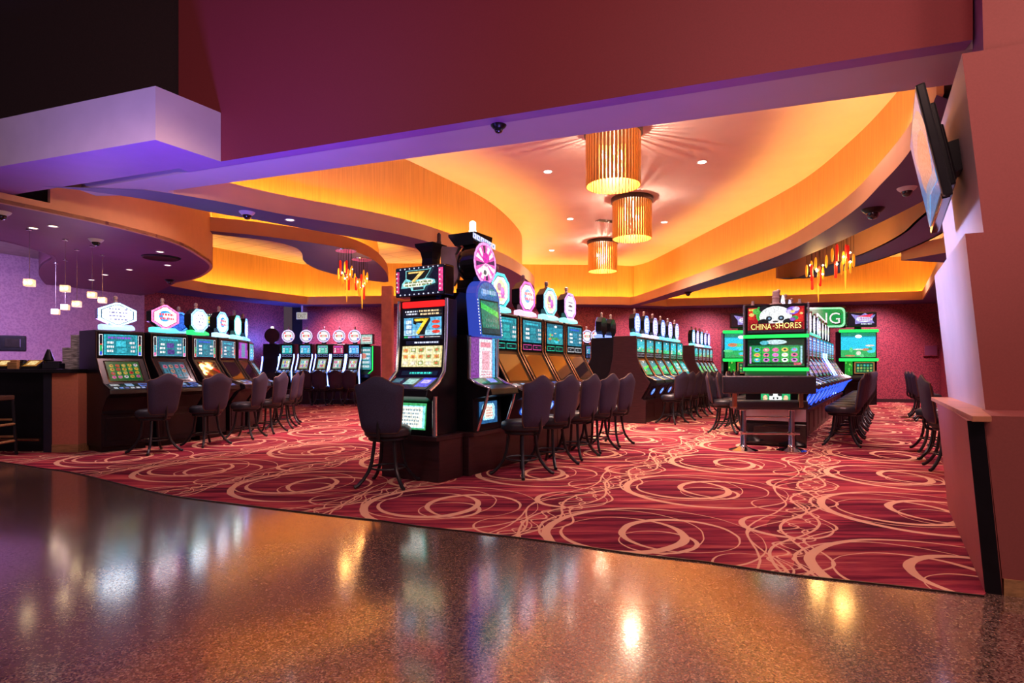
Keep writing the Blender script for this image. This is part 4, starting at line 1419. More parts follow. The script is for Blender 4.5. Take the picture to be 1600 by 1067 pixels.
for q in range(12):
    w0, w1 = 2 * math.pi * q / 12, 2 * math.pi * (q + 0.55) / 12
    sh.append(('p', [(0.5, 0.5), (0.5 + 0.42 * math.cos(w0), 0.5 + 0.42 * math.sin(w0)), (0.5 + 0.42 * math.cos(w1), 0.5 + 0.42 * math.sin(w1))], (0.95, 0.80, 0.95) if q % 3 else (0.05, 0.02, 0.08)))
sh += [('e', 0.5, 0.62, 0.15, 0.13, (0.55, 0.02, 0.35)), ('e', 0.46, 0.30, 0.17, 0.12, (0.92, 0.90, 0.85)), ('e', 0.46, 0.27, 0.07, 0.06, (0.1, 0.1, 0.12))]
art(mb, o, rx, up, sh, 1.1)
for q in range(6):
    art(mb, (-0.24 + q * 0.085, -0.145, 2.765 - 0.010 * q), (0.075, 0, -0.01), (0, 0, 0.065), [('r', 0, 0, 1, 1, (0.6, 0.7, 1.0)), ('r', 0.3, 0.3, 0.6, 0.7, (0.1, 0.2, 0.6))], 1.1)
mb.build('wheel_face', 'screen', hd)
mb = MB()
mb.lathe([(0.045, 0), (0.045, 0.06), (0.04, 0.07), (0.04, 0.16), (0.02, 0.18)], 14, (0.0, 0.02, 2.85))
mb.build('beacon', mat('lit_beacon', (0.9, 0.8, 0.7), 0.3, emit=(1, 0.85, 0.65), estr=3.0), r, smooth=True)

r = thing('sign_tower', 'dark sign tower with flared cap and grey rounded cheek behind the big seven machine', 'sign', (*isl(0.24, -0.66), DZ), yaw7)
mb = MB()
mb.box(-0.10, 0.10, -0.07, 0.10, 0.0, 2.45)
mb.build('post', 'black', r, bevel=0.006, fix=True)
mb = MB()
M0 = Matrix.Translation((-0.06, -0.02, 0))
mb.lathe([(0.115, 2.40), (0.11, 2.58), (0.13, 2.66), (0.19, 2.72), (0.20, 2.76), (0.15, 2.77)], 4, (0, 0, 0), M=M0 @ Matrix.Rotation(R(45), 4, 'Z'))
mb.build('flared_cap', 'black', r, fix=True)
mb = MB()
ch = [(0.06, 2.74), (0.34, 2.70), (0.27, 2.62), (0.30, 2.52), (0.33, 2.42), (0.31, 2.32), (0.24, 2.24), (0.14, 2.22), (0.05, 2.24)]
vs = [(x, 0.02, z) for x, z in ch] + [(x, 0.08, z) for x, z in ch]
n = len(ch)
mb.mesh(vs, [tuple(range(n))[::-1], tuple(range(n, 2 * n))] + [(i, (i + 1) % n, n + (i + 1) % n, n + i) for i in range(n)])
mb.build('cheek_panel', mat('mauve_grey_plastic', (0.40, 0.27, 0.27), 0.5), r, bevel=0.01, fix=True)
mb = MB()
mb.lathe([(0.03, 0), (0.03, 0.05), (0.025, 0.06), (0.025, 0.14), (0.01, 0.16)], 12, (0.05, 0.0, 2.74))
mb.build('beacon', 'brown_metal', r, smooth=True)

# --- blue lit bank by the far left wall --------------------------------
gB = 'blue lit slot machines against the back wall at the left'
def top_round(marks, ring=(0.55, 0.45, 0.85), face=(0.9, 0.88, 0.92), d=0.44):
    def f(r, T):
        topper(r, T + 0.05 + d / 2, circle, d, d, -0.16, ring, face, list(marks), depth=0.12, glow=0.75)
    return f
def marks_red(seed):
    rr = random.Random(seed)
    return [('e', 0.5, 0.5, 0.30, 0.30, WHITE), ('r', 0.24, 0.42, 0.76, 0.60, (0.75, 0.05, 0.08)), ('r', 0.34, 0.46, 0.66, 0.55, (0.3, 0.6, 0.4)), ('e', 0.25, 0.72, 0.07, 0.07, (0.8, 0.1, 0.1)), ('e', 0.74, 0.28, 0.07, 0.07, (0.1, 0.1, 0.5))]
zB = 19.95
tone = [(0.03, 0.35, 0.38), (0.05, 0.35, 0.55), (0.10, 0.40, 0.32), (0.45, 0.05, 0.15), (0.08, 0.35, 0.75)]
wds = ['first', 'second', 'third', 'fourth', 'fifth']
for k, px in enumerate((453, 481, 508, 532, 556)):
    slot('slot_machine', '%s round-topped blue lit slot machine by the back wall, counted from the exit sign' % wds[k] if k else 'round-topped blue lit slot machine standing nearest below the exit sign', ((px - 800) / FPX * zB, zB), 0, gB,
         W=0.47, T=2.05, s0=1.58, se=1.16, dk=1.06, low=0.5, stand=True, yu=-0.24, upper=pic_paytable(100 + k, tone[k], tuple(min(1, 1.5 * c) for c in tone[k])), upper_gain=1.2,
         strip=(0.3, 0.4, 0.95), reel=pic_reels(120 + k, (0.40, 0.60, 0.50), 4, 2), reel_gain=0.9, belly=logo, edge_glow='white_neon', top=top_round(marks_red(k)))
x = (427 - 800) / FPX * zB
r = thing('slot_machine', 'dark slot machine with a blank round top and blue light along both sides', 'slot machine', (x, zB, DZ), R(4), gB)
mb = MB()
mb.side([(0.28, 0.0), (0.28, 2.05), (-0.24, 2.05), (-0.24, 1.55), (-0.34, 1.1), (-0.46, 0.9), (-0.46, 0.0)], -0.26, 0.26)
mb.build('cabinet', 'black', r, bevel=0.01, fix=True)
mb = MB()
mb.lathe([(0.0, -0.06), (0.235, -0.06), (0.25, -0.03), (0.25, 0.05), (0.0, 0.06)], 30, M=Matrix.Translation((0, -0.1, 2.34)) @ Matrix.Rotation(R(90), 4, 'X'))
mb.box(-0.08, 0.08, -0.15, -0.05, 2.04, 2.14)
mb.build('topper', mat('plum_plastic', (0.05, 0.02, 0.03), 0.4), r, smooth=True, fix=True)
mb = MB()
mb.lathe([(0.05, 0), (0.05, 0.07), (0.02, 0.09)], 12, (0, -0.1, 2.57))
mb.build('beacon', mat('lit_white_cap', (0.9, 0.9, 0.9), 0.3, emit=(1, 0.95, 0.9), estr=1.5), r, smooth=True)
for s in (-1, 1):
    mb = MB()
    mb.tube([(s * 0.275, -0.26, 1.62), (s * 0.275, -0.27, 1.45), (s * 0.30, -0.36, 1.10), (s * 0.335, -0.44, 0.90)], 0.020, 8)
    mb.build('side_light', 'white_neon', r, smooth=True)
# tall green edged machine at the end of that bank
x = (577 - 800) / FPX * 20.2
r = thing('slot_machine', 'taller slot machine with a green lit edge at the right end of the blue bank', 'slot machine', (x, 20.2, DZ), R(-14))
mb = MB()
mb.side([(0.28, 0.0), (0.28, 2.0), (-0.24, 2.0), (-0.26, 1.15), (-0.50, 1.0), (-0.50, 0.9), (-0.36, 0.8), (-0.36, 0.0)], -0.30, 0.30)
mb.build('cabinet', 'black', r, bevel=0.01, fix=True)
mb = MB()
art(mb, (-0.27, -0.268, 1.17), (0.48, 0, 0), (0, 0.02, 0.78), [('r', 0, 0, 1, 1, (0.05, 0.25, 0.28))] + scribble(5, 0.1, 0.9, 0.05, 0.95, (0.65, 0.75, 0.8), 71) + [('e', 0.45, 0.6, 0.2, 0.12, (0.6, 0.2, 0.15))], 1.0)
mb.build('upper_screen', 'screen', r)
mb = MB()
mb.tube([(0.27, -0.27, 1.98), (0.27, -0.285, 1.15), (0.20, -0.45, 1.02)], 0.018, 8)
mb.build('side_light', 'green_neon', r, smooth=True)
mb = MB()
mb.box(-0.24, 0.24, -0.2, -0.06, 2.04, 2.40)
mb.box(-0.10, 0.10, -0.18, -0.08, 1.99, 2.05)
t = mb.build('topper', 'black_gloss', r, bevel=0.01, fix=True)
mb = MB()
art(mb, (-0.22, -0.2015, 2.06), (0.44, 0, 0), (0, 0, 0.32), [('r', 0, 0, 1, 1, (0.35, 0.55, 0.50)), ('r', 0.1, 0.2, 0.9, 0.8, (0.80, 0.75, 0.70))] + scribble(2, 0.15, 0.85, 0.25, 0.75, (0.6, 0.1, 0.1), 72), 0.9)
mb.build('topper_face', 'screen', t)
for k, px in enumerate((478, 503, 527, 549)):
    stool((px - 800) / FPX * 18.95, 18.95, R((8, -5, 4, -6)[k]), '%s casino stool at the blue lit back wall bank, counted from the exit sign' % wds[k], 'stools at the blue lit bank')

# --- two small machines in the gap behind the middle island --------------
gD = 'round-topped slot machines in the gap behind the middle island'
for k, px in enumerate((914, 928)):
    slot('slot_machine', ('round-topped slot machine just past the middle island, the one nearer to it', 'round-topped slot machine past the middle island, next to the dark end panel')[k], ((px - 800) / FPX * 17.9, 17.9), R(20), gD,
         W=0.30, T=1.95, s0=1.52, se=1.12, dk=1.04, low=0.5, yu=-0.24, upper=pic_paytable(150 + k, (0.05, 0.15, 0.35)), strip=(0.2, 0.3, 0.9), reel=pic_reels(155 + k, (0.25, 0.3, 0.4), 3, 2), edge_glow=None,
         reel_gain=0.8, belly=logo, top=top_round(marks_red(20 + k), d=0.40))

# --- rows of machines with green and cyan screens -------------------------
def bank(prefix, origin, udir, ndir, n, pitch, labels, group, W, seed, T=1.95, back=None, faces=None, lits=None):
    first = None
    for k in range(n):
        c = origin + udir * pitch * k
        rr = random.Random(seed + k)
        slot('slot_machine', labels(k), (c.x, c.y), yaw_of(ndir), group, W=W, T=T, upper=pic_seabed(seed + k, (0.03, 0.42, 0.50), (0.03, 0.35, 0.22)) if k % 2 == 0 else pic_seabed(seed + k, (0.03, 0.36, 0.46), (0.05, 0.45, 0.15)),
             upper_gain=1.25, strip=(0.35, 0.40, 0.45), reel=pic_seabed(seed + 40 + k, (0.03, 0.30, 0.33), (0.04, 0.35, 0.10)) + [('p', [(0, 0.30), (1, 0.52), (1, 0.66), (0, 0.44)], (0.05, 0.75, 0.08))] if k < 4 else pic_reels(seed + k, (0.03, 0.35, 0.30), 4, 3, [WHITE, GOLD, CYAN]),
             reel_gain=1.1, belly=logo, top=top_oct(0.42, 0.46, octagon, rr.choice([(0.15, 0.25, 1.0), (0.45, 0.35, 1.0), (0.1, 0.5, 1.0)]), WHITE, marks_text(seed + k, (0.15, 0.2, 0.45)), rr.choice([(0.15, 0.55, 0.85), (0.2, 0.75, 0.6), (0.6, 0.65, 0.9)])))
c2 = Vector((2.71, 13.3))
bank('r2', c2, U, Nn, 6, 0.72, lambda k: ('%s slot machine of the nearer green screened row, counted from its dark end panel' % ORD[k]), 'nearer row of green and cyan screened slot machines', 0.66, 200)
c3 = Vector((5.72, 18.75))
bank('r3', c3, U, Nn, 5, 0.60, lambda k: ('%s slot machine of the farther green screened row, counted from its dark end panel' % ORD[k]), 'farther row of green and cyan screened slot machines', 0.54, 300, T=1.93)
for c, x0, lbl in ((c2, -0.335, 'dark end panel closing the nearer row of green and cyan screened machines'), (c3, -0.28, 'dark end panel closing the farther row of green and cyan screened machines')):
    prof = [(-0.50, 0.0), (-0.50, 0.48), (-0.40, 0.56), (-0.60, 0.90), (-0.40, 1.16), (-0.30, 1.50), (-0.28, 1.95), (0.24, 1.95), (0.26, 1.50), (0.33, 1.16), (0.46, 0.90), (0.34, 0.56), (0.44, 0.48), (0.44, 0.0)]
    mb = MB()
    mb.side(prof, x0 - 0.05, x0)
    o = mb.build('end_panel', 'stand', None, bevel=0.006, fix=True)
    o.location = (c.x, c.y, DZ)
    o.rotation_euler = (0, 0, yawN)
    tag(o, lbl, 'panel')
# machines on the blind side of those rows: their signs are seen from behind
for k, (cc, lbl) in enumerate(((c2, 'slot machine behind the nearer green screened row, its dark octagon sign seen from the back'), (c2 + U * 0.62, 'slot machine behind the nearer green screened row, second dark sign from its end panel'), (c3 - Nn * 0.05 + U * 0.05, 'slot machine behind the farther green screened row, its dark sign seen from the back'))):
    q = cc - Nn * (0.58 if k < 2 else 0.5) + U * 0.05
    slot('slot_machine', lbl, (q.x, q.y), yaw_of(-Nn), 'slot machines on the blind side of the green screened rows', W=0.60, T=1.93, strip=None, top=top_oct(0.42, 0.44, octagon, (0.1, 0.2, 0.9), WHITE, [], (0.2, 0.3, 0.9)))
for k in range(6):
    c = c2 + U * 0.72 * k + Nn * 0.98
    stool(c.x, c.y, yawN + R((-20, -14, -8, -12, -5, -9)[k]), '%s casino stool at the nearer green screened row, counted from its end panel' % ORD[k], 'stools at the nearer green screened row')
for k in range(4):
    c = c3 + U * 0.62 * k + Nn * 0.98
    stool(c.x, c.y, yawN + R((-3, 5, 2, -4)[k]), '%s casino stool at the farther green screened row, counted from its end panel' % ORD[k], 'stools at the farther green screened row')

# --- panda machine and the long row behind it -------------------------------
UC = Vector((0.553, 0.833))
NC = Vector((0.833, -0.553))
gC = 'slot machines of the long row behind the panda machine, aisle side'
ringc = [(0.75, 0.75, 0.95), (0.4, 0.45, 1.0), (0.9, 0.7, 0.8)]
C0 = Vector((4.42, 9.84))
for k in range(12):
    c = C0 + UC * 0.76 * k
    blue = k >= 8
    slot('slot_machine', '%s slot machine on the aisle side of the long row behind the panda machine' % ORD[k], (c.x, c.y), yaw_of(NC), gC, W=0.66, T=1.95,
         upper=pic_paytable(400 + k, (0.03, 0.10, 0.50), (0.10, 0.30, 0.75), WHITE), upper_gain=1.1, strip=(0.3, 0.3, 0.9), reel=pic_reels(410 + k, (0.10, 0.08, 0.40), 4, 3, [RED, WHITE, PINK, GOLD]), reel_gain=0.8,
         belly=[('r', 0, 0, 1, 1, (0.03, 0.05, 0.45)), ('r', 0.1, 0.1, 0.45, 0.9, (0.45, 0.22, 0.1)), ('r', 0.55, 0.1, 0.9, 0.9, (0.15, 0.3, 0.5))], deck_glow=(0.2, 0.2, 1.0), bottom_glow='blue_neon', trim='silver',
         edge_glow='white_neon' if k == 8 else None,
         top=(top_round(marks_red(k), (0.8, 0.7, 0.9)) if blue else top_oct(0.44, 0.44, octagon, ringc[k % 3], WHITE, marks_text(420 + k), (0.1, 0.5, 0.4))))
S0 = Vector((5.3, 9.25))
for k in range(10):
    c = S0 + UC * 0.76 * k
    stool(c.x, c.y, yaw_of(NC) + R((2, -3, 3, -2, 2, 0, 3, -2, 1, 0)[k]), '%s casino stool on the aisle side of the long row behind the panda machine' % ORD[k], 'stools on the aisle side of the panda row')
for k in range(4):
    c = Vector((3.63, 10.35)) + UC * (0.80 + 0.76 * k)
    stool(c.x, c.y, yaw_of(-NC) + R((3, -4, 2, 0)[k]), '%s casino stool on the far side of the panda row, counted from the panda machine' % ORD[k], 'stools on the far side of the panda row')
r = thing('slot_machine', 'wide slot machine with a panda on its upper screen and green glowing bars', 'slot machine', (4.20, 9.17, DZ), R(-27))
hw = 0.46
mb = MB()
mb.box(-hw + 0.02, hw - 0.02, -0.10, 0.16, 0.0, 2.24)
mb.side([(-0.10, 1.20), (-0.30, 1.10), (-0.34, 1.04), (-0.32, 0.98), (-0.12, 0.86), (-0.10, 0.86)], -hw + 0.02, hw - 0.02)
mb.build('cabinet', 'black', r, bevel=0.012, fix=True)
mb = MB()
mb.box(-hw + 0.03, hw - 0.03, -0.125, -0.09, 0.40, 0.66)
mb.build('lower_door', mat('mauve_satin_metal', (0.55, 0.45, 0.50), 0.3, metal=0.6), r, bevel=0.008, fix=True)
mb = MB()
mb.box(-hw + 0.03, hw - 0.03, -0.14, -0.09, 0.03, 0.36)
mb.build('toe_panel', 'black_gloss', r, bevel=0.008, fix=True)
for s in (-1, 1):
    mb = MB()
    mb.box(s * hw - 0.015, s * hw + 0.015, -0.13, 0.10, 1.15, 2.25)
    mb.build('side_frame', 'silver', r, bevel=0.006, fix=True)
mb = MB()
cyl = (0.92, 0.94, 0.95)
sh = [('r', 0, 0, 1, 1, (0.40, 0.01, 0.015)), ('r', 0.0, 0.0, 1, 0.10, (0.02, 0.02, 0.03)), ('r', 0.02, 0.10, 0.98, 0.38, (0.20, 0.01, 0.01)), ('r', 0.02, 0.52, 0.12, 0.96, (0.75, 0.03, 0.02)), ('r', 0.84, 0.40, 0.98, 0.9, (0.75, 0.03, 0.02)), ('r', 0.02, 0.88, 0.14, 0.96, (0.85, 0.6, 0.1)), ('e', 0.07, 0.72, 0.05, 0.07, (0.85, 0.6, 0.15)),
      ('e', 0.20, 0.75, 0.05, 0.28, (0.05, 0.40, 0.06)), ('e', 0.15, 0.85, 0.06, 0.12, (0.1, 0.5, 0.08)), ('e', 0.30, 0.93, 0.09, 0.14, (0.01, 0.01, 0.012)), ('e', 0.70, 0.93, 0.07, 0.12, (0.01, 0.01, 0.012)),
      ('e', 0.50, 0.62, 0.29, 0.42, cyl), ('e', 0.28, 0.40, 0.10, 0.14, (0.01, 0.01, 0.012)), ('e', 0.73, 0.40, 0.10, 0.14, (0.01, 0.01, 0.012)),
      ('e', 0.385, 0.55, 0.055, 0.10, (0.02, 0.03, 0.04)), ('e', 0.60, 0.56, 0.055, 0.10, (0.02, 0.03, 0.04)), ('e', 0.39, 0.555, 0.022, 0.04, (0.25, 0.4, 0.6)), ('e', 0.598, 0.565, 0.022, 0.04, (0.25, 0.4, 0.6)), ('e', 0.50, 0.43, 0.05, 0.035, (0.05, 0.05, 0.06)), ('r', 0.03, 0.12, 0.97, 0.36, (0.22, 0.01, 0.01))]
for q, (x, y, a, cc) in enumerate(((0.80, 0.84, 0.11, (0.25, 0.12, 0.65)), (0.74, 0.80, 0.06, (0.6, 0.5, 0.9)), (0.86, 0.90, 0.06, (0.7, 0.6, 0.95)), (0.80, 0.80, 0.04, (0.9, 0.7, 0.2)), (0.84, 0.55, 0.06, (0.05, 0.4, 0.08)), (0.80, 0.50, 0.05, (0.3, 0.1, 0.5)), (0.95, 0.72, 0.03, (0.85, 0.6, 0.2)))):
    sh.append(('e', x, y, a, a * 1.4, cc))
def lettering(s, cx, cy, w, h, main, dark):
    return [('t', s, cx + 0.006, cy - 0.012, w * 1.01, h * 1.08, dark), ('t', s, cx, cy, w, h, main)]
sh += lettering('CHINA', 0.245, 0.235, 0.37, 0.22, (1.5, 1.15, 0.35), (0.06, 0.0, 0.0))
sh += lettering('SHORES', 0.725, 0.265, 0.45, 0.22, (1.5, 1.15, 0.35), (0.06, 0.0, 0.0)) + [('r', 0.452, 0.235, 0.482, 0.262, (1.5, 1.15, 0.35))]
art(mb, (-hw + 0.055, -0.104, 1.795), (2 * hw - 0.11, 0, 0), (0, 0, 0.40), sh, 0.95)
mb.build('upper_screen', 'screen', r)
mb = MB()
sh = [('r', 0, 0, 1, 1, (0.0, 0.03, 0.01)), ('r', 0.03, 0.16, 0.97, 0.78, (0.01, 0.22, 0.08)), ('e', 0.5, 0.90, 0.20, 0.09, (0.55, 0.75, 0.80)), ('e', 0.30, 0.88, 0.08, 0.08, (0.1, 0.5, 0.6)), ('r', 0.0, 0.0, 1, 0.09, (0.01, 0.12, 0.03)), ('r', 0.035, 0.10, 0.065, 0.74, (0.6, 0.25, 0.65)), ('r', 0.935, 0.10, 0.965, 0.74, (0.35, 0.65, 0.75)), ('r', 0.82, 0.04, 0.95, 0.13, (0.6, 0.1, 0.15))]
rr = random.Random(5)
cs = [(0.75, 0.15, 0.35), (0.9, 0.9, 0.92), (0.8, 0.55, 0.1), (0.6, 0.2, 0.6), (0.1, 0.5, 0.75)]
for q in range(5):
    x0 = 0.095 + q * 0.165
    sh.append(('r', x0, 0.14, x0 + 0.15, 0.72, (0.03, 0.42, 0.06)))
    for w in range(3):
        cc = rr.choice(cs)
        sh += [('e', x0 + 0.075, 0.23 + w * 0.19, 0.058, 0.075, cc), ('e', x0 + 0.075, 0.24 + w * 0.19, 0.028, 0.035, rr.choice([(0.02, 0.02, 0.05), (0.9, 0.8, 0.4), (0.8, 0.2, 0.4)]))]
art(mb, (-hw + 0.055, -0.104, 1.265), (2 * hw - 0.11, 0, 0), (0, 0, 0.42), sh, 1.0)
mb.build('reel_screen', 'screen', r)
for z in (1.735, 1.215):
    mb = MB()
    mb.tube([(-hw - 0.01, -0.13, z), (hw + 0.01, -0.13, z)], 0.027, 12)
    mb.build('glow_bar', 'green_neon', r, smooth=True)
mb = MB()
art(mb, (-0.24, -0.335, 1.05), (0.48, 0, 0), (0, 0.05, 0.045), [('r', 0, 0, 1, 1, (0.0, 0.02, 0.01)), ('r', 0.12, 0.3, 0.5, 0.8, (0.45, 0.65, 0.62)), ('r', 0.62, 0.2, 0.88, 0.9, (0.25, 0.35, 1.0))], 1.0)
art(mb, (-0.24, -0.105, 1.13), (0.48, 0, 0), (0, 0, 0.05), [('r', 0, 0, 1, 1, (0.0, 0.02, 0.01)), ('r', 0.12, 0.3, 0.5, 0.8, (0.45, 0.65, 0.62)), ('r', 0.62, 0.2, 0.88, 0.9, (0.25, 0.35, 1.0))], 1.0)
mb.build('button_deck', 'screen', r)
mb = MB()
art(mb, (-0.21, -0.128, 0.68), (0.42, 0, 0), (0, 0, 0.16), [('r', 0, 0, 1, 1, (0.02, 0.35, 0.12)), ('e', 0.5, 0.5, 0.22, 0.5, (0.92, 0.95, 0.95)), ('e', 0.35, 0.85, 0.08, 0.15, (0.02, 0.02, 0.02)), ('e', 0.65, 0.85, 0.08, 0.15, (0.02, 0.02, 0.02)), ('e', 0.44, 0.5, 0.03, 0.1, (0.02, 0.02, 0.02)), ('e', 0.57, 0.5, 0.03, 0.1, (0.02, 0.02, 0.02)), ('e', 0.15, 0.5, 0.08, 0.3, (0.8, 0.5, 0.3)), ('e', 0.85, 0.5, 0.08, 0.3, (0.8, 0.5, 0.3))], 1.1)
mb.build('belly_panel', 'screen', r)
mb = MB()
mb.lathe([(0.09, 0), (0.09, 0.02), (0.05, 0.03), (0.05, 0.10), (0.056, 0.105), (0.056, 0.12), (0.05, 0.125), (0.05, 0.21), (0.03, 0.225)], 16, (0, 0.0, 2.24))
mb.build('beacon', 'gray', r, smooth=True)
for s in (-1, 1):
    mb = MB()
    mb.lathe([(0.025, 0), (0.025, 0.03), (0.018, 0.035), (0.02, 0.075)], 10, (s * 0.34, 0.0, 2.24))
    mb.build('corner_cap', 'gray', r, smooth=True)

# wide bench for two in front of the panda machine
r = thing('bench_seat', 'wide black padded bench on two chrome pedestals in front of the panda machine', 'bench', (3.66, 8.52, DZ), R(-4))
mb = MB()
mb.box(-0.56, 0.76, -0.14, -0.04, 0.86, 1.12)
mb.build('back_pad', 'vinyl', r, bevel=0.03, seg=4, fix=True, smooth=True)
mb = MB()
mb.box(-0.34, 0.70, -0.02, 0.32, 0.62, 0.75)
mb.build('seat', 'vinyl', r, bevel=0.035, seg=4, fix=True, smooth=True)
for x in (-0.38, 0.56):
    mb = MB()
    mb.box(x - 0.03, x + 0.03, -0.10, -0.05, 0.66, 0.90)
    mb.build('back_bracket', 'bronze', r, bevel=0.008, fix=True)
for x in (-0.20, 0.50):
    mb = MB()
    mb.lathe([(0.21, 0.0), (0.21, 0.012), (0.12, 0.035), (0.06, 0.06), (0.042, 0.10), (0.042, 0.60), (0.08, 0.61)], 28, (x, 0.10, 0))
    mb.build('pedestal', 'chrome', r, smooth=True)
    mb = MB()
    mb.lathe([(0.05, 0.235), (0.062, 0.245), (0.062, 0.275), (0.05, 0.285)], 20, (x, 0.10, 0))
    mb.build('collar', 'chrome', r, smooth=True)
mb = MB()
mb.tube([(-0.26, 0.06, 0.26), (0.60, 0.06, 0.26)], 0.018, 10)
mb.build('foot_rail', 'chrome', r, smooth=True)
mb = MB()
mb.tube([(-0.20, 0.14, 0.50), (0.50, 0.14, 0.50)], 0.014, 10)
mb.build('stretcher', 'chrome', r, smooth=True)

# --- big green screened machines against the back wall ------------------------
gG = 'big green framed slot machines against the back wall'
def big_green(xc, y, lbl, seed, sign):
    r = thing('slot_machine', lbl, 'slot machine', (xc, y, DZ), R(-8), gG)
    w = 0.58
    mb = MB()
    mb.box(-w, w, 0.0, 0.35, 0.0, 2.45)
    mb.side([(0.0, 1.0), (-0.28, 0.92), (-0.30, 0.84), (-0.12, 0.74), (-0.12, 0.0), (0.0, 0.0)], -w * 0.8, w * 0.8)
    mb.build('cabinet', 'black', r, bevel=0.012, fix=True)
    for z in (2.46, 1.50):
        mb = MB()
        mb.tube([(-w - 0.02, -0.03, z), (w + 0.02, -0.03, z)], 0.05, 12)
        mb.build('glow_bar', 'green_neon', r, smooth=True)
    mb = MB()
    art(mb, (-w + 0.04, -0.004, 1.58), (2 * w - 0.08, 0, 0), (0, 0, 0.82), pic_seabed(seed, (0.02, 0.50, 0.70), (0.03, 0.36, 0.10)) + [('r', 0, 0.86, 1, 1, (0.01, 0.22, 0.12)), ('e', 0.5, 0.85, 0.10, 0.07, WHITE)], 1.2)
    mb.build('upper_screen', 'screen', r)
    mb = MB()
    sh = [('r', 0, 0, 1, 1, (0.45, 0.18, 0.05)), ('r', 0.05, 0.06, 0.95, 0.94, (0.01, 0.07, 0.04))]
    rr = random.Random(seed)
    for i in range(5):
        for j in range(3):
            sh.append(('e', 0.18 + i * 0.16, 0.24 + j * 0.24, 0.06, 0.09, rr.choice([(0.05, 0.5, 0.4), (0.4, 0.45, 0.1), (0.1, 0.4, 0.1)])))
    art(mb, (-0.12, -0.004, 1.04), (0.62, 0, 0), (0, 0, 0.38), sh, 0.9)
    mb.build('reel_screen', 'screen', r)
    mb = MB()
    art(mb, (-0.42, -0.01, 0.60), (0.24, 0, 0), (0, -0.0, 0.86), [('r', 0, 0, 1, 1, (0.01, 0.25, 0.02))] + [('e', rr.random() * 0.8 + 0.1, rr.random() * 0.9 + 0.05, 0.10, 0.04, rr.choice([(0.05, 0.6, 0.05), (0.3, 0.6, 0.1), (0.02, 0.12, 0.02)])) for _ in range(16)], 1.0)
    mb.build('vine_column', 'screen', r)
    mb = MB()
    mb.box(-w * 0.62, w - 0.02, -0.06, 0.12, 2.58, 3.10)
    mb.box(-0.1, 0.1, -0.02, 0.1, 2.44, 2.6)
    t = mb.build('topper', 'black_gloss', r, bevel=0.05, seg=3, fix=True)
    mb = MB()
    art(mb, (-w * 0.58, -0.0625, 2.62), (1.58 * w - 0.06, 0, 0), (0, 0, 0.44), sign, 1.0)
    mb.build('topper_face', 'screen', t)
burst = [('r', 0, 0, 1, 1, (0.008, 0.008, 0.015)), ('p', [(0.25, 0.5), (0.10, 0.9), (0.45, 0.78), (0.6, 0.98), (0.75, 0.8), (0.98, 0.85), (0.85, 0.5), (0.95, 0.2), (0.6, 0.25), (0.25, 0.15)], (0.30, 0.25, 0.65)), ('e', 0.58, 0.52, 0.30, 0.22, (0.75, 0.80, 0.95)), ('p', [(0.3, 0.72), (0.9, 0.92), (0.8, 0.66)], (0.80, 0.04, 0.10))]
burst = burst + scribble(2, 0.35, 0.85, 0.36, 0.66, (0.45, 0.15, 0.55), 88) + scribble(1, 0.45, 0.85, 0.08, 0.22, (0.75, 0.8, 0.95), 89)
big_green((1158 - 800) / FPX * 19.7, 19.7, 'big green framed slot machine by the back wall, partly behind the panda machine', 501, burst)
big_green((1341 - 800) / FPX * 19.2, 19.2, 'big green framed slot machine against the back wall, beside the aisle past the panda row', 502, burst)
r = thing('wall_sign', 'wide green rimmed sign with big rounded letters NG above the back wall machines', 'sign', (9.85, 19.75, 2.95), R(-8))
mb = MB()
mb.box(-1.25, 1.48, -0.05, 0.08, -0.36, 0.36)
mb.box(-0.06, 0.06, 0.0, 0.06, -2.94, -0.30)
mb.box(0.9, 1.0, 0.0, 0.06, -2.94, -0.30)
mb.build('sign_box', 'black_gloss', r, bevel=0.12, seg=5, fix=True)
mb = MB()
def rrect(x0, y0, x1, y1, rx, ry):
    out = []
    for cx, cy, a in ((x1 - rx, y1 - ry, 0), (x0 + rx, y1 - ry, 90), (x0 + rx, y0 + ry, 180), (x1 - rx, y0 + ry, 270)):
        for k in range(6):
            w = R(a + 18 * k)
            out.append((cx + rx * math.cos(w), cy + ry * math.sin(w)))
    return out
art(mb, (-1.22, -0.053, -0.34), (2.67, 0, 0), (0, 0, 0.68), [('p', rrect(0, 0, 1, 1, 0.06, 0.22), (0.35, 0.95, 0.50)), ('p', rrect(0.022, 0.09, 0.978, 0.91, 0.05, 0.2), (0.01, 0.30, 0.06)), ('t', 'NG', 0.80, 0.44, 0.30, 0.62, (0.01, 0.01, 0.01)), ('t', 'NG', 0.797, 0.46, 0.28, 0.55, (0.92, 0.92, 0.85))], 0.95)
mb.build('sign_face', 'screen', r)
# stools beside the low wall at the right
for k, (x, y) in enumerate(((5.34, 6.98), (9.62, 13.3), (10.05, 14.05), (10.5, 14.8))):
    stool(x, y, yaw_of(-Nn) + R((2, -3, 4, -3)[k]), ('casino stool beside the low wall at the right, its back seen edge-on', 'nearest of the far stools in the right aisle, beyond the low wall', 'middle one of the far stools in the right aisle', 'farthest of the far stools in the right aisle')[k], 'stools along the right aisle')
for k in range(2):
    c = Vector((5.82, 7.75)) + U * 0.9 * k
    stool(c.x, c.y, yaw_of(Nn) + R((-12, 6)[k]), ('casino stool just above the copper cap of the low wall, its peaked back facing out', 'casino stool close behind the one above the copper cap, half hidden by the pale pier')[k], 'stools behind the low wall')

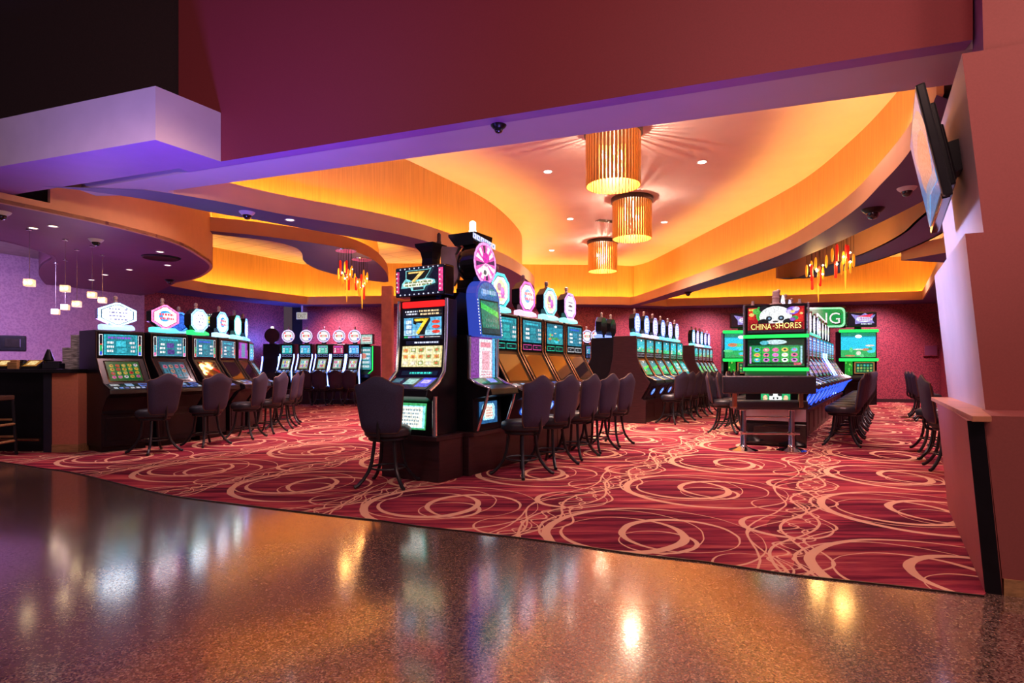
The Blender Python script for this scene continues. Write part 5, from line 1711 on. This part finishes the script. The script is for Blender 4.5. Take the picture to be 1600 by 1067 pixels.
# ------------------------------------------------------------------ bar at the left
bc = thing('bar_counter', 'black bar counter with a terracotta end panel at the left', 'counter', (-6.37, 8.46, 0))
mb = MB()
mb.box(-5.2, -0.42, 0.10, 0.62, 0.0, 1.17)
mb.build('counter_body', 'black', bc, bevel=0.006, fix=True)
mb = MB()
mb.box(-5.2, 0.02, -0.18, 0.66, 1.17, 1.225)
mb.build('counter_top', 'black_gloss', bc, bevel=0.008, fix=True)
mb = MB()
mb.box(-0.385, 0.0, -0.005, 0.6, 0.12, 1.165)
mb.build('end_panel', 'terracotta', bc, bevel=0.004, fix=True)
mb = MB()
mb.box(-0.385, 0.005, -0.012, 0.6, 0.0, 0.12)
mb.build('skirting', 'wood', bc, bevel=0.004, fix=True)
mb = MB()
mb.box(-0.50, -0.385, -0.02, 0.6, 0.0, 1.165)
mb.build('frame_post', mat('dark_blue_laminate', (0.02, 0.02, 0.04), 0.35), bc, bevel=0.004, fix=True)
mb = MB()
mb.tube([(-5.2, -0.08, 0.20), (-0.50, -0.08, 0.20)], 0.022, 10)
for x in (-4, -2.6, -1.3):
    mb.tube([(x, -0.08, 0.0), (x, -0.08, 0.20)], 0.014, 8)
mb.build('foot_rail', 'bronze', bc, smooth=True)
for k, (x, y, lb) in enumerate(((-7.28, 8.0, 'dark bar stool with brown rungs at the black counter, nearer the terracotta end panel'), (-6.98 - 0.92, 7.9, 'dark bar stool with brown rungs at the black counter, at the picture edge'))):
    r = thing('bar_stool', lb, 'bar stool', (x, y, 0.0 if k else DZ), R(5 - 8 * k), 'bar stools at the counter')
    mb = MB()
    mb.box(-0.21, 0.21, -0.20, 0.20, 0.78, 0.85)
    mb.build('seat', mat('brown_seat_leather', (0.10, 0.05, 0.035), 0.4), r, bevel=0.02, seg=3, fix=True)
    for sx in (-1, 1):
        for sy in (-1, 1):
            mb = MB()
            mb.tube([(sx * 0.19, sy * 0.18, 0.79), (sx * 0.22, sy * 0.21, 0.0)], 0.02, 8)
            mb.build('leg', mat('plum_painted_wood', (0.06, 0.04, 0.06), 0.4) if sy == -1 and k == 0 and sx == 1 else 'leg', r, smooth=True)
    for z, a in ((0.26, 0.2), (0.50, 0.2)):
        mb = MB()
        for s in (-1, 1):
            mb.tube([(-0.20, s * 0.195, z), (0.20, s * 0.195, z)], 0.018, 8)
            mb.tube([(s * 0.205, -0.19, z - 0.06), (s * 0.205, 0.19, z - 0.06)], 0.018, 8)
        mb.build('rungs', 'wood', r, smooth=True)
    mb = MB()
    mb.box(-0.21, 0.21, -0.24, -0.20, 0.95, 1.10)
    mb.box(-0.20, -0.16, -0.225, -0.19, 0.82, 0.98)
    mb.box(0.16, 0.20, -0.225, -0.19, 0.82, 0.98)
    mb.build('backrest', 'black', r, bevel=0.01, fix=True)
# things on the counter
def on_bar(px, y):
    return (px - 800) / FPX * y, y
for k, (px, lb) in enumerate(((7, 'amber lit game screen set into the bar top at the picture edge'), (53, 'amber lit game screen on the bar top, in the middle of the counter'))):
    x, y = on_bar(px, 8.78)
    r = thing('bartop_screen', lb, 'game screen', (x, y, 1.225), 0, 'game screens on the bar')
    mb = MB()
    mb.side([(-0.10, 0), (0.10, 0), (0.10, 0.13), (0.06, 0.14), (-0.10, 0.04)], -0.14, 0.14)
    mb.build('housing', 'black_gloss', r, bevel=0.006, fix=True)
    mb = MB()
    art(mb, (-0.11, -0.098, 0.045), (0.22, 0, 0), (0, 0.15, 0.092), [('r', 0, 0, 1, 1, (0.35, 0.14, 0.02)), ('r', 0.2, 0.2, 0.8, 0.85, (0.85, 0.60, 0.25))], 0.9)
    mb.build('display', 'screen', r)
for k, (px, y, col, lb) in enumerate(((24, 8.7, 'wood', 'brown napkin holder on the bar between the two amber screens'), (33, 8.75, 'black_gloss', 'black caddy on the bar beside the middle amber screen'), (84, 8.72, 'dome_glass', 'blue glinting card reader on the bar near the stone screen'))):
    x, yy = on_bar(px, y)
    mb = MB()
    w, hh = (0.075, 0.14) if k < 2 else (0.13, 0.12)
    mb.box(x - w, x + w, yy - 0.06, yy + 0.06, 1.226, 1.226 + hh * 0.75)
    mb.box(x - w * 0.7, x + w * 0.7, yy - 0.03, yy + 0.05, 1.226 + hh * 0.7, 1.226 + hh)
    tag(mb.build(('napkin_holder', 'bar_caddy', 'card_reader')[k], col, None, bevel=0.012, fix=True), lb, ('napkin holder', 'caddy', 'card reader')[k])
x, yy = on_bar(76, 8.8)
r = thing('beer_tap', 'black tapered beer tap standing on the bar', 'tap', (x, yy, 1.225))
mb = MB()
mb.lathe([(0.10, 0), (0.09, 0.03), (0.05, 0.05), (0.045, 0.12)], 16)
mb.build('base', 'black_gloss', r, smooth=True)
mb = MB()
mb.lathe([(0.06, 0.12), (0.075, 0.14), (0.035, 0.26), (0.02, 0.30)], 12)
mb.build('handle', 'black', r, smooth=True)
mb = MB()
x0, x1, x2 = (97 - 800) / FPX * 9.0, (110 - 800) / FPX * 9.0, (126 - 800) / FPX * 9.0
mb.box(x0, x1, 9.0, 9.2, 1.226, 1.56)
mb.box(x1, x2 - 0.02, 9.0, 9.2, 1.226, 1.76)
tag(mb.build('stone_screen', 'stone', None, bevel=0.01, fix=True), 'stepped screen of stacked grey stone on the bar end', 'stone screen')
# fittings on the lilac wall
x, yy = (20 - 800) / FPX * 10.9, 10.9
r = thing('towel_dispenser', 'glossy black dispenser on the lilac wall behind the bar', 'dispenser', (x, yy, 1.70), R(40))
mb = MB()
mb.box(-0.20, 0.20, -0.14, 0.30, -0.15, 0.15)
mb.build('case', 'black_gloss', r, bevel=0.03, seg=3, fix=True)
mb = MB()
mb.box(-0.11, 0.11, -0.146, -0.13, -0.07, 0.09)
mb.build('window', 'glass_dark', r, bevel=0.004, fix=True)

# ------------------------------------------------------------------ ceiling fittings
def pendant(px, py, z, lb):
    x = (px - 800) / FPX * z
    h = EYE + (HZ - py) * z / FPX
    r = thing('pendant_light', lb, 'pendant light', (x, z, h), R(20), 'crystal pendants over the bar')
    mb = MB()
    mb.box(-0.062, 0.062, -0.062, 0.062, -0.055, 0.055)
    mb.build('crystal_shade', mat('crystal_cube', (0.8, 0.7, 0.6), 0.1, var=0.5, scale=18, emit=(1.0, 0.55, 0.25), estr=0.55), r, bevel=0.012, fix=True)
    mb = MB()
    for sx in (-1, 1):
        mb.lathe([(0.0, -0.02), (0.018, -0.012), (0.018, 0.012), (0.0, 0.02)], 8, (sx * 0.032, -0.064, -0.005))
    mb.build('bulb', 'bulb', r, smooth=True)
    mb = MB()
    mb.tube([(0, 0, 0.05), (0, 0, H2 - h + 0.01)], 0.004, 6)
    mb.lathe([(0.04, 0), (0.04, 0.02), (0.01, 0.03)], 12, (0, 0, H2 - h - 0.02))
    mb.build('cord', 'silver', r, smooth=True)
for a in ((46, 442, 8.8, 'crystal cube pendant hanging alone over the bar, nearest the picture edge'), (102, 451, 9.5, 'crystal cube pendant second in from the picture edge over the bar'), (120, 475, 10.3, 'lower crystal cube pendant between the two higher ones over the bar'),
          (144, 461, 10.0, 'crystal cube pendant high in the group, just left of the white hexagon sign'), (160, 469, 10.8, 'crystal cube pendant closest to the white hexagon sign'), (102, 480, 11.3, 'small far crystal pendant, upper of the low pair over the bar'), (87, 487, 11.6, 'small far crystal pendant, lowest over the bar')):
    pendant(*a)

def rod_chandelier(px, z, lb):
    x = (px - 800) / FPX * z
    r = thing('drum_chandelier', lb, 'chandelier', (x, z, HC - 0.02), 0, 'amber rod drum chandeliers')
    mb = MB()
    mb.lathe([(0.36, -0.10), (0.455, -0.10), (0.46, -0.02), (0.455, 0.0), (0.36, 0.0)], 48)
    mb.build('ceiling_ring', 'brown_metal', r, smooth=True, fix=True)
    mb = MB()
    n = 46
    for k in range(n):
        w = 2 * math.pi * k / n
        Mk = Matrix.Rotation(w, 4, 'Z') @ Matrix.Translation((0.42, 0, 0))
        mb.box(-0.007, 0.007, -0.0205, 0.0205, -0.90, -0.09, 0, None, Mk)
    mb.build('rod_shade', 'amber_slat', r)
    for q in range(3):
        w = 2 * math.pi * q / 3 + 0.5
        mb = MB()
        mb.lathe([(0.0, -0.09), (0.03, -0.07), (0.042, -0.03), (0.03, 0.01), (0.018, 0.03), (0.018, 0.07)], 12, (0.15 * math.cos(w), 0.15 * math.sin(w), -0.38))
        mb.tube([(0.15 * math.cos(w), 0.15 * math.sin(w), -0.31), (0.15 * math.cos(w), 0.15 * math.sin(w), -0.03)], 0.008, 6)
        mb.build('bulb', 'bulb', r, smooth=True)
    lamp('POINT', (x, z, HC - 0.40), 130, (1.0, 0.70, 0.50), 0.05)

def lamp(kind, loc, power, col, size=0.1, rot=None, spot=None, blend=0.6, sx=None, sy=None):
    d = bpy.data.lights.new('lamp', kind)
    d.energy = power
    d.color = col
    if kind in ('POINT', 'SPOT'):
        d.shadow_soft_size = size
    if kind == 'SPOT':
        d.spot_size = R(spot or 90)
        d.spot_blend = blend
    if kind == 'AREA':
        d.shape = 'RECTANGLE'
        d.size = sx or size
        d.size_y = sy or size
    o = bpy.data.objects.new('lamp', d)
    COL.objects.link(o)
    o.location = loc
    if rot:
        o.rotation_euler = [R(a) for a in rot]
    return o
rod_chandelier(958, 9.0, 'nearest amber rod drum chandelier, its top hidden by the header')
rod_chandelier(987.5, 12.7, 'middle amber rod drum chandelier under its dark ceiling ring')
rod_chandelier(941.5, 17.0, 'farthest and smallest amber rod drum chandelier')

def glass_chandelier(x, y, ztop, zmid, lb, seed, canopy=True):
    r = thing('glass_chandelier', lb, 'chandelier', (x, y, ztop), 0, 'amber and red glass cluster chandeliers')
    rr = random.Random(seed)
    mb = MB()
    mb.lathe([(0.24, -0.03), (0.25, -0.015), (0.25, 0.0)], 28)
    mb.build('canopy', 'chrome', r, smooth=True)
    for k in range(12):
        w = 2 * math.pi * k / 12 + rr.random() * 0.4
        d = 0.06 + 0.15 * ((k * 7) % 12) / 12
        px, py = d * math.cos(w), d * math.sin(w)
        zt = -(ztop - zmid) + 0.28 - 0.42 * rr.random()
        red = k % 3 == 0
        mb = MB()
        L = 0.30 if red else 0.20
        mb.lathe([(0.010, 0.03), (0.026, 0.0), (0.028, -0.02), (0.026, -L), (0.010, -L - 0.015)] if red else [(0.008, 0.03), (0.020, 0.0), (0.026, -0.08), (0.020, -L), (0.006, -L - 0.03)], 12, (px, py, zt))
        g = mb.build('glass_pendant', 'red_glass' if red else 'amber_glass', r, smooth=True)
        if red:
            g['label'] = 'red glass cylinder'
        mb = MB()
        mb.tube([(px, py, zt + 0.02), (px, py, -0.01)], 0.004, 5)
        mb.build('cord', 'brown_metal', g)
    mb = MB()
    mb.lathe([(0.012, 0.0), (0.022, -0.08), (0.014, -0.35), (0.004, -0.52)], 8, (0.02, -0.03, -(ztop - zmid) - 0.15))
    mb.build('glass_drop', mat('amber_drop', (0.7, 0.3, 0.05), 0.15, emit=(1.0, 0.35, 0.02), estr=0.8), r, smooth=True)
    mb = MB()
    for k in range(6):
        w = 2 * math.pi * k / 6
        mb.lathe([(0.0, -0.025), (0.020, 0.0), (0.0, 0.025)], 8, (0.13 * math.cos(w), 0.13 * math.sin(w), -(ztop - zmid) + 0.10 - 0.05 * (k % 3) * 2))
    mb.build('bulb', 'bulb', r, smooth=True)
    lamp('POINT', (x, y, zmid), 14, (1.0, 0.55, 0.15), 0.15)
def at(px, z):
    return (px - 800) / FPX * z
glass_chandelier(at(541, 13.5), 13.5, HS, 3.45, 'amber and red glass chandelier under the S-shaped soffit, the higher nearer one', 1)
glass_chandelier(at(565, 14.6), 14.6, HS, 3.40, 'amber and red glass chandelier under the S-shaped soffit, the lower farther one', 2)
glass_chandelier(at(1276, 11.9), 11.9, HC, 3.26, 'amber and red glass chandelier at the right, the lower one above the panda row', 3)
glass_chandelier(at(1318, 11.2), 11.2, HC, 3.38, 'amber and red glass chandelier at the right, the higher one nearer the pier', 4)

def downlight(px, py, h, lb, group, energy, rad=0.075, glow='down_glow', col=(1.0, 0.80, 0.66)):
    x, y = P(px, py, h)
    r = thing('downlight', lb, 'downlight', (x, y, h), 0, group)
    mb = MB()
    mb.lathe([(rad * 0.85, -0.002), (rad * 1.25, -0.012), (rad * 1.3, 0.0)], 24)
    mb.build('trim_ring', 'white_plastic', r, smooth=True)
    mb = MB()
    mb.lathe([(0.0, -0.006), (rad * 0.92, -0.006), (rad * 0.92, -0.001)], 24)
    mb.build('lens', glow, r, smooth=False)
    if energy:
        lamp('SPOT', (x, y, h - 0.03), energy, col, 0.06, spot=110, blend=0.8)
gd = 'downlights in the smooth centre ceiling'
for px, py, lb in ((856, 268, 'downlight left of the nearest drum chandelier'), (1097, 253, 'downlight right of the nearest drum chandelier'), (891, 342, 'downlight left of the middle drum chandelier'), (1038, 347, 'downlight right of the middle drum chandelier'), (862, 391, 'downlight left of the farthest drum chandelier')):
    downlight(px, py, HC - 0.02, lb, gd, 260)
gs = 'small downlights in the bar canopy'
for px, py, lb in ((52, 356, 'small canopy downlight above the first crystal pendant'), (83, 353, 'small canopy downlight beside the one above the first pendant'), (250, 393, 'small canopy downlight just above the dark round speaker'), (202, 421, 'small canopy downlight between the white camera and the dark speaker'),
                   (164, 429, 'small canopy downlight left of centre under the canopy'), (143, 437, 'small canopy downlight lowest over the hexagon sign'), (262, 414, 'small canopy downlight just below the dark round speaker')):
    downlight(px, py, H2, lb, gs, 10, rad=0.055, glow='slot_glow', col=(1.0, 0.7, 0.75))
downlight(453, 343, H1, 'small downlight in the narrow band of the great ring soffit, at the left', None, 8, rad=0.06, glow='slot_glow')

def dome_camera(px, py, h, lb, white=True, rad=0.09):
    x, y = P(px, py, h)
    r = thing('dome_camera', lb, 'security camera', (x, y, h), 0, 'dome cameras')
    mb = MB()
    mb.lathe([(rad * 0.75, -rad * 0.55), (rad * 1.1, -rad * 0.25), (rad * 1.25, 0.0)], 24)
    mb.build('base', 'white_plastic' if white else 'black', r, smooth=True)
    mb = MB()
    mb.lathe([(rad * 0.70, -rad * 0.5), (rad * 0.66, -rad * 0.85), (rad * 0.42, -rad * 1.15), (0.0, -rad * 1.28)], 20)
    mb.build('dome', 'dome_glass', r, smooth=True)
dome_camera(150, 374, H2, 'white dome camera in the middle of the plum bar canopy')
dome_camera(2, 331, H2, 'white dome camera under the bar canopy, cut by the picture edge')
dome_camera(265, 437, H2, 'black dome camera at the far edge of the bar canopy', False)
dome_camera(386, 331, H1, 'white dome camera on the ring soffit at the left')
dome_camera(779, 196, H1, 'dark dome camera at the lower edge of the header', False, 0.06)
dome_camera(1417, 293, H1, 'white dome camera on the ring soffit beside the television')
dome_camera(1364, 326, H1, 'big black dome camera on the ring soffit at the right', False, 0.12)
dome_camera(1075, 456, H1, 'black dome camera on the far part of the right ring soffit', False, 0.10)
x, y = P(252, 402, H2)
r = thing('ceiling_speaker', 'dark round speaker ring in the bar canopy', 'speaker', (x, y, H2))
mb = MB()
mb.lathe([(0.20, -0.012), (0.30, -0.03), (0.33, -0.012), (0.33, 0.0)], 36)
mb.build('rim', 'black', r, smooth=True)
mb = MB()
mb.lathe([(0.0, -0.008), (0.21, -0.010), (0.21, 0.0)], 36)
mb.build('grille', 'bar_soffit', r, smooth=True)
x, y = P(950, 345, HC - 0.02)
r = thing('ceiling_vent', 'small slotted vent in the centre ceiling behind the middle drum chandelier', 'vent', (x, y, HC - 0.02), R(20))
mb = MB()
mb.box(-0.30, 0.30, -0.12, 0.12, -0.012, 0.0)
mb.build('frame', 'gray', r, bevel=0.004, fix=True)
mb = MB()
for k in range(4):
    mb.box(-0.27, 0.27, -0.09 + k * 0.05, -0.065 + k * 0.05, -0.018, -0.011)
mb.build('slats', 'black', r)
# exit sign and wall grille
x = at(464, 20.4)
r = thing('exit_sign', 'pale lit exit sign hanging in front of the dark niche', 'sign', (x, 20.9, 3.12))
mb = MB()
mb.box(-0.20, 0.20, -0.03, 0.03, -0.13, 0.13)
mb.box(-0.03, 0.03, -0.02, 0.02, 0.12, H1 - 3.12)
mb.build('case', 'white_plastic', r, bevel=0.006, fix=True)
mb = MB()
art(mb, (-0.19, -0.032, -0.12), (0.38, 0, 0), (0, 0, 0.24), [('r', 0, 0, 1, 1, (0.42, 0.40, 0.36)), ('t', 'EXIT', 0.5, 0.5, 0.8, 0.62, (0.10, 0.06, 0.06))], 0.9)
mb.build('sign_face', 'screen', r)
x = at(1451, 20.3)
r = thing('wall_speaker', 'square plum wall grille on the red back wall at the right', 'speaker', (x, 20.22, 1.84), math.atan2(-2.1, 9.1))
mb = MB()
mb.box(-0.21, 0.21, -0.04, 0.04, -0.19, 0.19)
mb.build('frame', 'wallpaper', r, bevel=0.01, fix=True)
mb = MB()
mb.box(-0.19, 0.19, -0.046, -0.03, -0.17, 0.17)
mb.build('grille', 'bar_soffit', r, bevel=0.004, fix=True)

# ------------------------------------------------------------------ television on the pier
NT, NB, FT, FB = Vector((2.59, 3.70, 3.08)), Vector((2.765, 3.70, 2.335)), Vector((3.245, 4.70, 3.08)), Vector((3.42, 4.70, 2.335))
ctr = (NT + NB + FT + FB) / 4
ex = (NT - FT).normalized()                 # towards the near end
ez = ((NT + FT) - (NB + FB)).normalized()
ez = (ez - ex * ez.dot(ex)).normalized()
ey = ez.cross(ex)                           # away from the viewer of the screen
Wt, Ht = (NT - FT).length / 2, ((NT + FT) / 2 - (NB + FB) / 2).length / 2
tv = thing('television', 'black flat television with a blue and pink picture, tilted down on the pier', 'television')
tv.matrix_world = Matrix((( ex.x, ey.x, ez.x, ctr.x), (ex.y, ey.y, ez.y, ctr.y), (ex.z, ey.z, ez.z, ctr.z), (0, 0, 0, 1)))
if ey.x < 0:
    print('TV faces wrong way', ey)
mb = MB()
mb.box(-Wt, Wt, 0.0, 0.055, -Ht, Ht)
mb.box(-Wt * 0.75, Wt * 0.75, 0.05, 0.10, -Ht * 0.75, Ht * 0.75)
mb.build('case', 'black', tv, bevel=0.012, fix=True)
mb = MB()
g = 1.0
art(mb, (-Wt + 0.03, -0.002, -Ht + 0.045), (2 * Wt - 0.06, 0, 0), (0, 0, 2 * Ht - 0.075), [('r', 0, 0, 1, 1, (0.08, 0.28, 0.68)), ('e', 0.62, 0.62, 0.42, 0.34, (0.62, 0.36, 0.42)), ('e', 0.48, 0.72, 0.34, 0.27, (0.60, 0.48, 0.55)),
    ('e', 0.60, 0.48, 0.38, 0.30, (0.75, 0.42, 0.36)), ('p', [(0.0, 0.10), (0.4, 0.32), (1.0, 0.24), (1.0, 0.12), (0.5, 0.2), (0.0, 0.0)], (0.25, 0.45, 0.75))], 0.5)
mb.build('display', 'screen', tv)
mb = MB()
mb.box(-Wt + 0.02, Wt - 0.02, -0.006, 0.04, -Ht - 0.006, -Ht + 0.03)
mb.build('lower_bezel', 'black_gloss', tv, bevel=0.004, fix=True)
mb = MB()
mb.box(-0.22, 0.22, 0.10, 0.14, -0.20, 0.20)
mb.box(-0.10, 0.10, 0.13, 0.26, -0.12, 0.10)
mb.box(-0.26, 0.26, 0.25, 0.29, -0.24, 0.20)
mb.build('wall_bracket', 'black', tv, bevel=0.01, fix=True)

# ------------------------------------------------------------------ light
w = bpy.data.worlds.new('dim_lobby')
SC.world = w
w.use_nodes = True
w.node_tree.nodes['Background'].inputs[0].default_value = (0.35, 0.22, 0.30, 1)
w.node_tree.nodes['Background'].inputs[1].default_value = 0.10
# unseen lamps added for the lobby, and a spot for the jamb
lamp('AREA', (0.8, 0.4, 5.6), 62, (1.0, 0.58, 0.50), rot=(32, 0, 0), sx=3.0, sy=1.0)
lamp('AREA', (4.6, 0.8, 4.6), 36, (1.0, 0.62, 0.55), rot=(30, 10, 0), sx=1.0, sy=1.0)
lamp('AREA', (-4.0, 1.5, 4.8), 22, (1.0, 0.75, 0.72), rot=(55, 0, 20), sx=1.0, sy=1.0)
lamp('SPOT', (0.4, 1.6, 1.6), 60, (1.0, 0.50, 0.55), 0.3, rot=(112, 0, -44), spot=62, blend=1.0)  # added pink spot that brightens the upper jamb
# added violet spots near the floor, for the violet light under the header
lamp('SPOT', (-3.3, 4.2, 0.5), 620, (0.16, 0.13, 1.0), 0.3, rot=(160, 0, 0), spot=100, blend=1.0)
lamp('SPOT', (0.3, 4.4, 0.5), 110, (0.25, 0.15, 1.0), 0.3, rot=(170, 0, 0), spot=90, blend=1.0)
# house spots added without fixtures to brighten the carpet aisles
for x, y, e in ((-3.2, 11.5, 340), (-2.5, 15.5, 380), (3.6, 15.8, 380), (7.6, 9.2, 560), (9.8, 13.2, 560), (12.0, 17.0, 520), (0.5, 18.5, 300), (1.7, 9.5, 420), (4.4, 7.0, 330), (-4.2, 8.6, 200)):
    lamp('SPOT', (x, y, HC - 0.15 if not (-4 < x < -1.5) else H1 - 0.05), e, (1.0, 0.60, 0.62), 0.15, spot=120, blend=0.9)
# added pink spots near the back that brighten the walls, no fixtures
for x, y, rz in ((-6.2, 20.9, 0), (-3.2, 20.9, 0), (0.6, 21.0, 0), (4.8, 21.2, 0), (7.2, 21.2, 0), (10.2, 20.5, 0), (12.8, 19.9, 0)):
    lamp('SPOT', (x, y - 1.2, H1 - 0.03), 300, (1.0, 0.42, 0.58), 0.1, rot=(38, 0, rz), spot=105, blend=1.0)
lamp('SPOT', (1.6, 6.3, 2.6), 330, (0.36, 0.46, 1.0), 0.25, rot=(78, 0, -128), spot=60, blend=1.0)  # added blue spot aimed at the jamb, hangs without a fixture
lamp('POINT', (-7.4, 10.4, 1.5), 34, (0.50, 0.25, 1.0), 0.4)  # added violet fill under the bar canopy
lamp('SPOT', (-1.5, 3.0, 3.1), 260, (1.0, 0.62, 0.36), 0.2, rot=(86, 0, 38), spot=34, blend=0.9)  # added warm spot that brightens the canopy rim
lamp('SPOT', (-8.6, 10.0, 3.2), 560, (0.72, 0.48, 1.0), 0.3, rot=(62, 0, 52), spot=110, blend=1.0)  # added lilac spot that brightens the bar wall, no fixture
lamp('POINT', (-8.3, 20.0, 2.2), 70, (0.10, 0.20, 1.0), 0.2)  # added blue lamp that strengthens the glow on the left wall

vs = SC.view_settings
SC.display_settings.display_device = 'sRGB'
vs.view_transform = 'Standard'
vs.look = 'None'
vs.exposure = 1.0
vs.gamma = 1.0
vs.use_curve_mapping = False
SC.cycles.use_denoising = True
SC.cycles.max_bounces = 6
SC.cycles.sample_clamp_indirect = 4.0
SC.cycles.sample_clamp_direct = 0.0
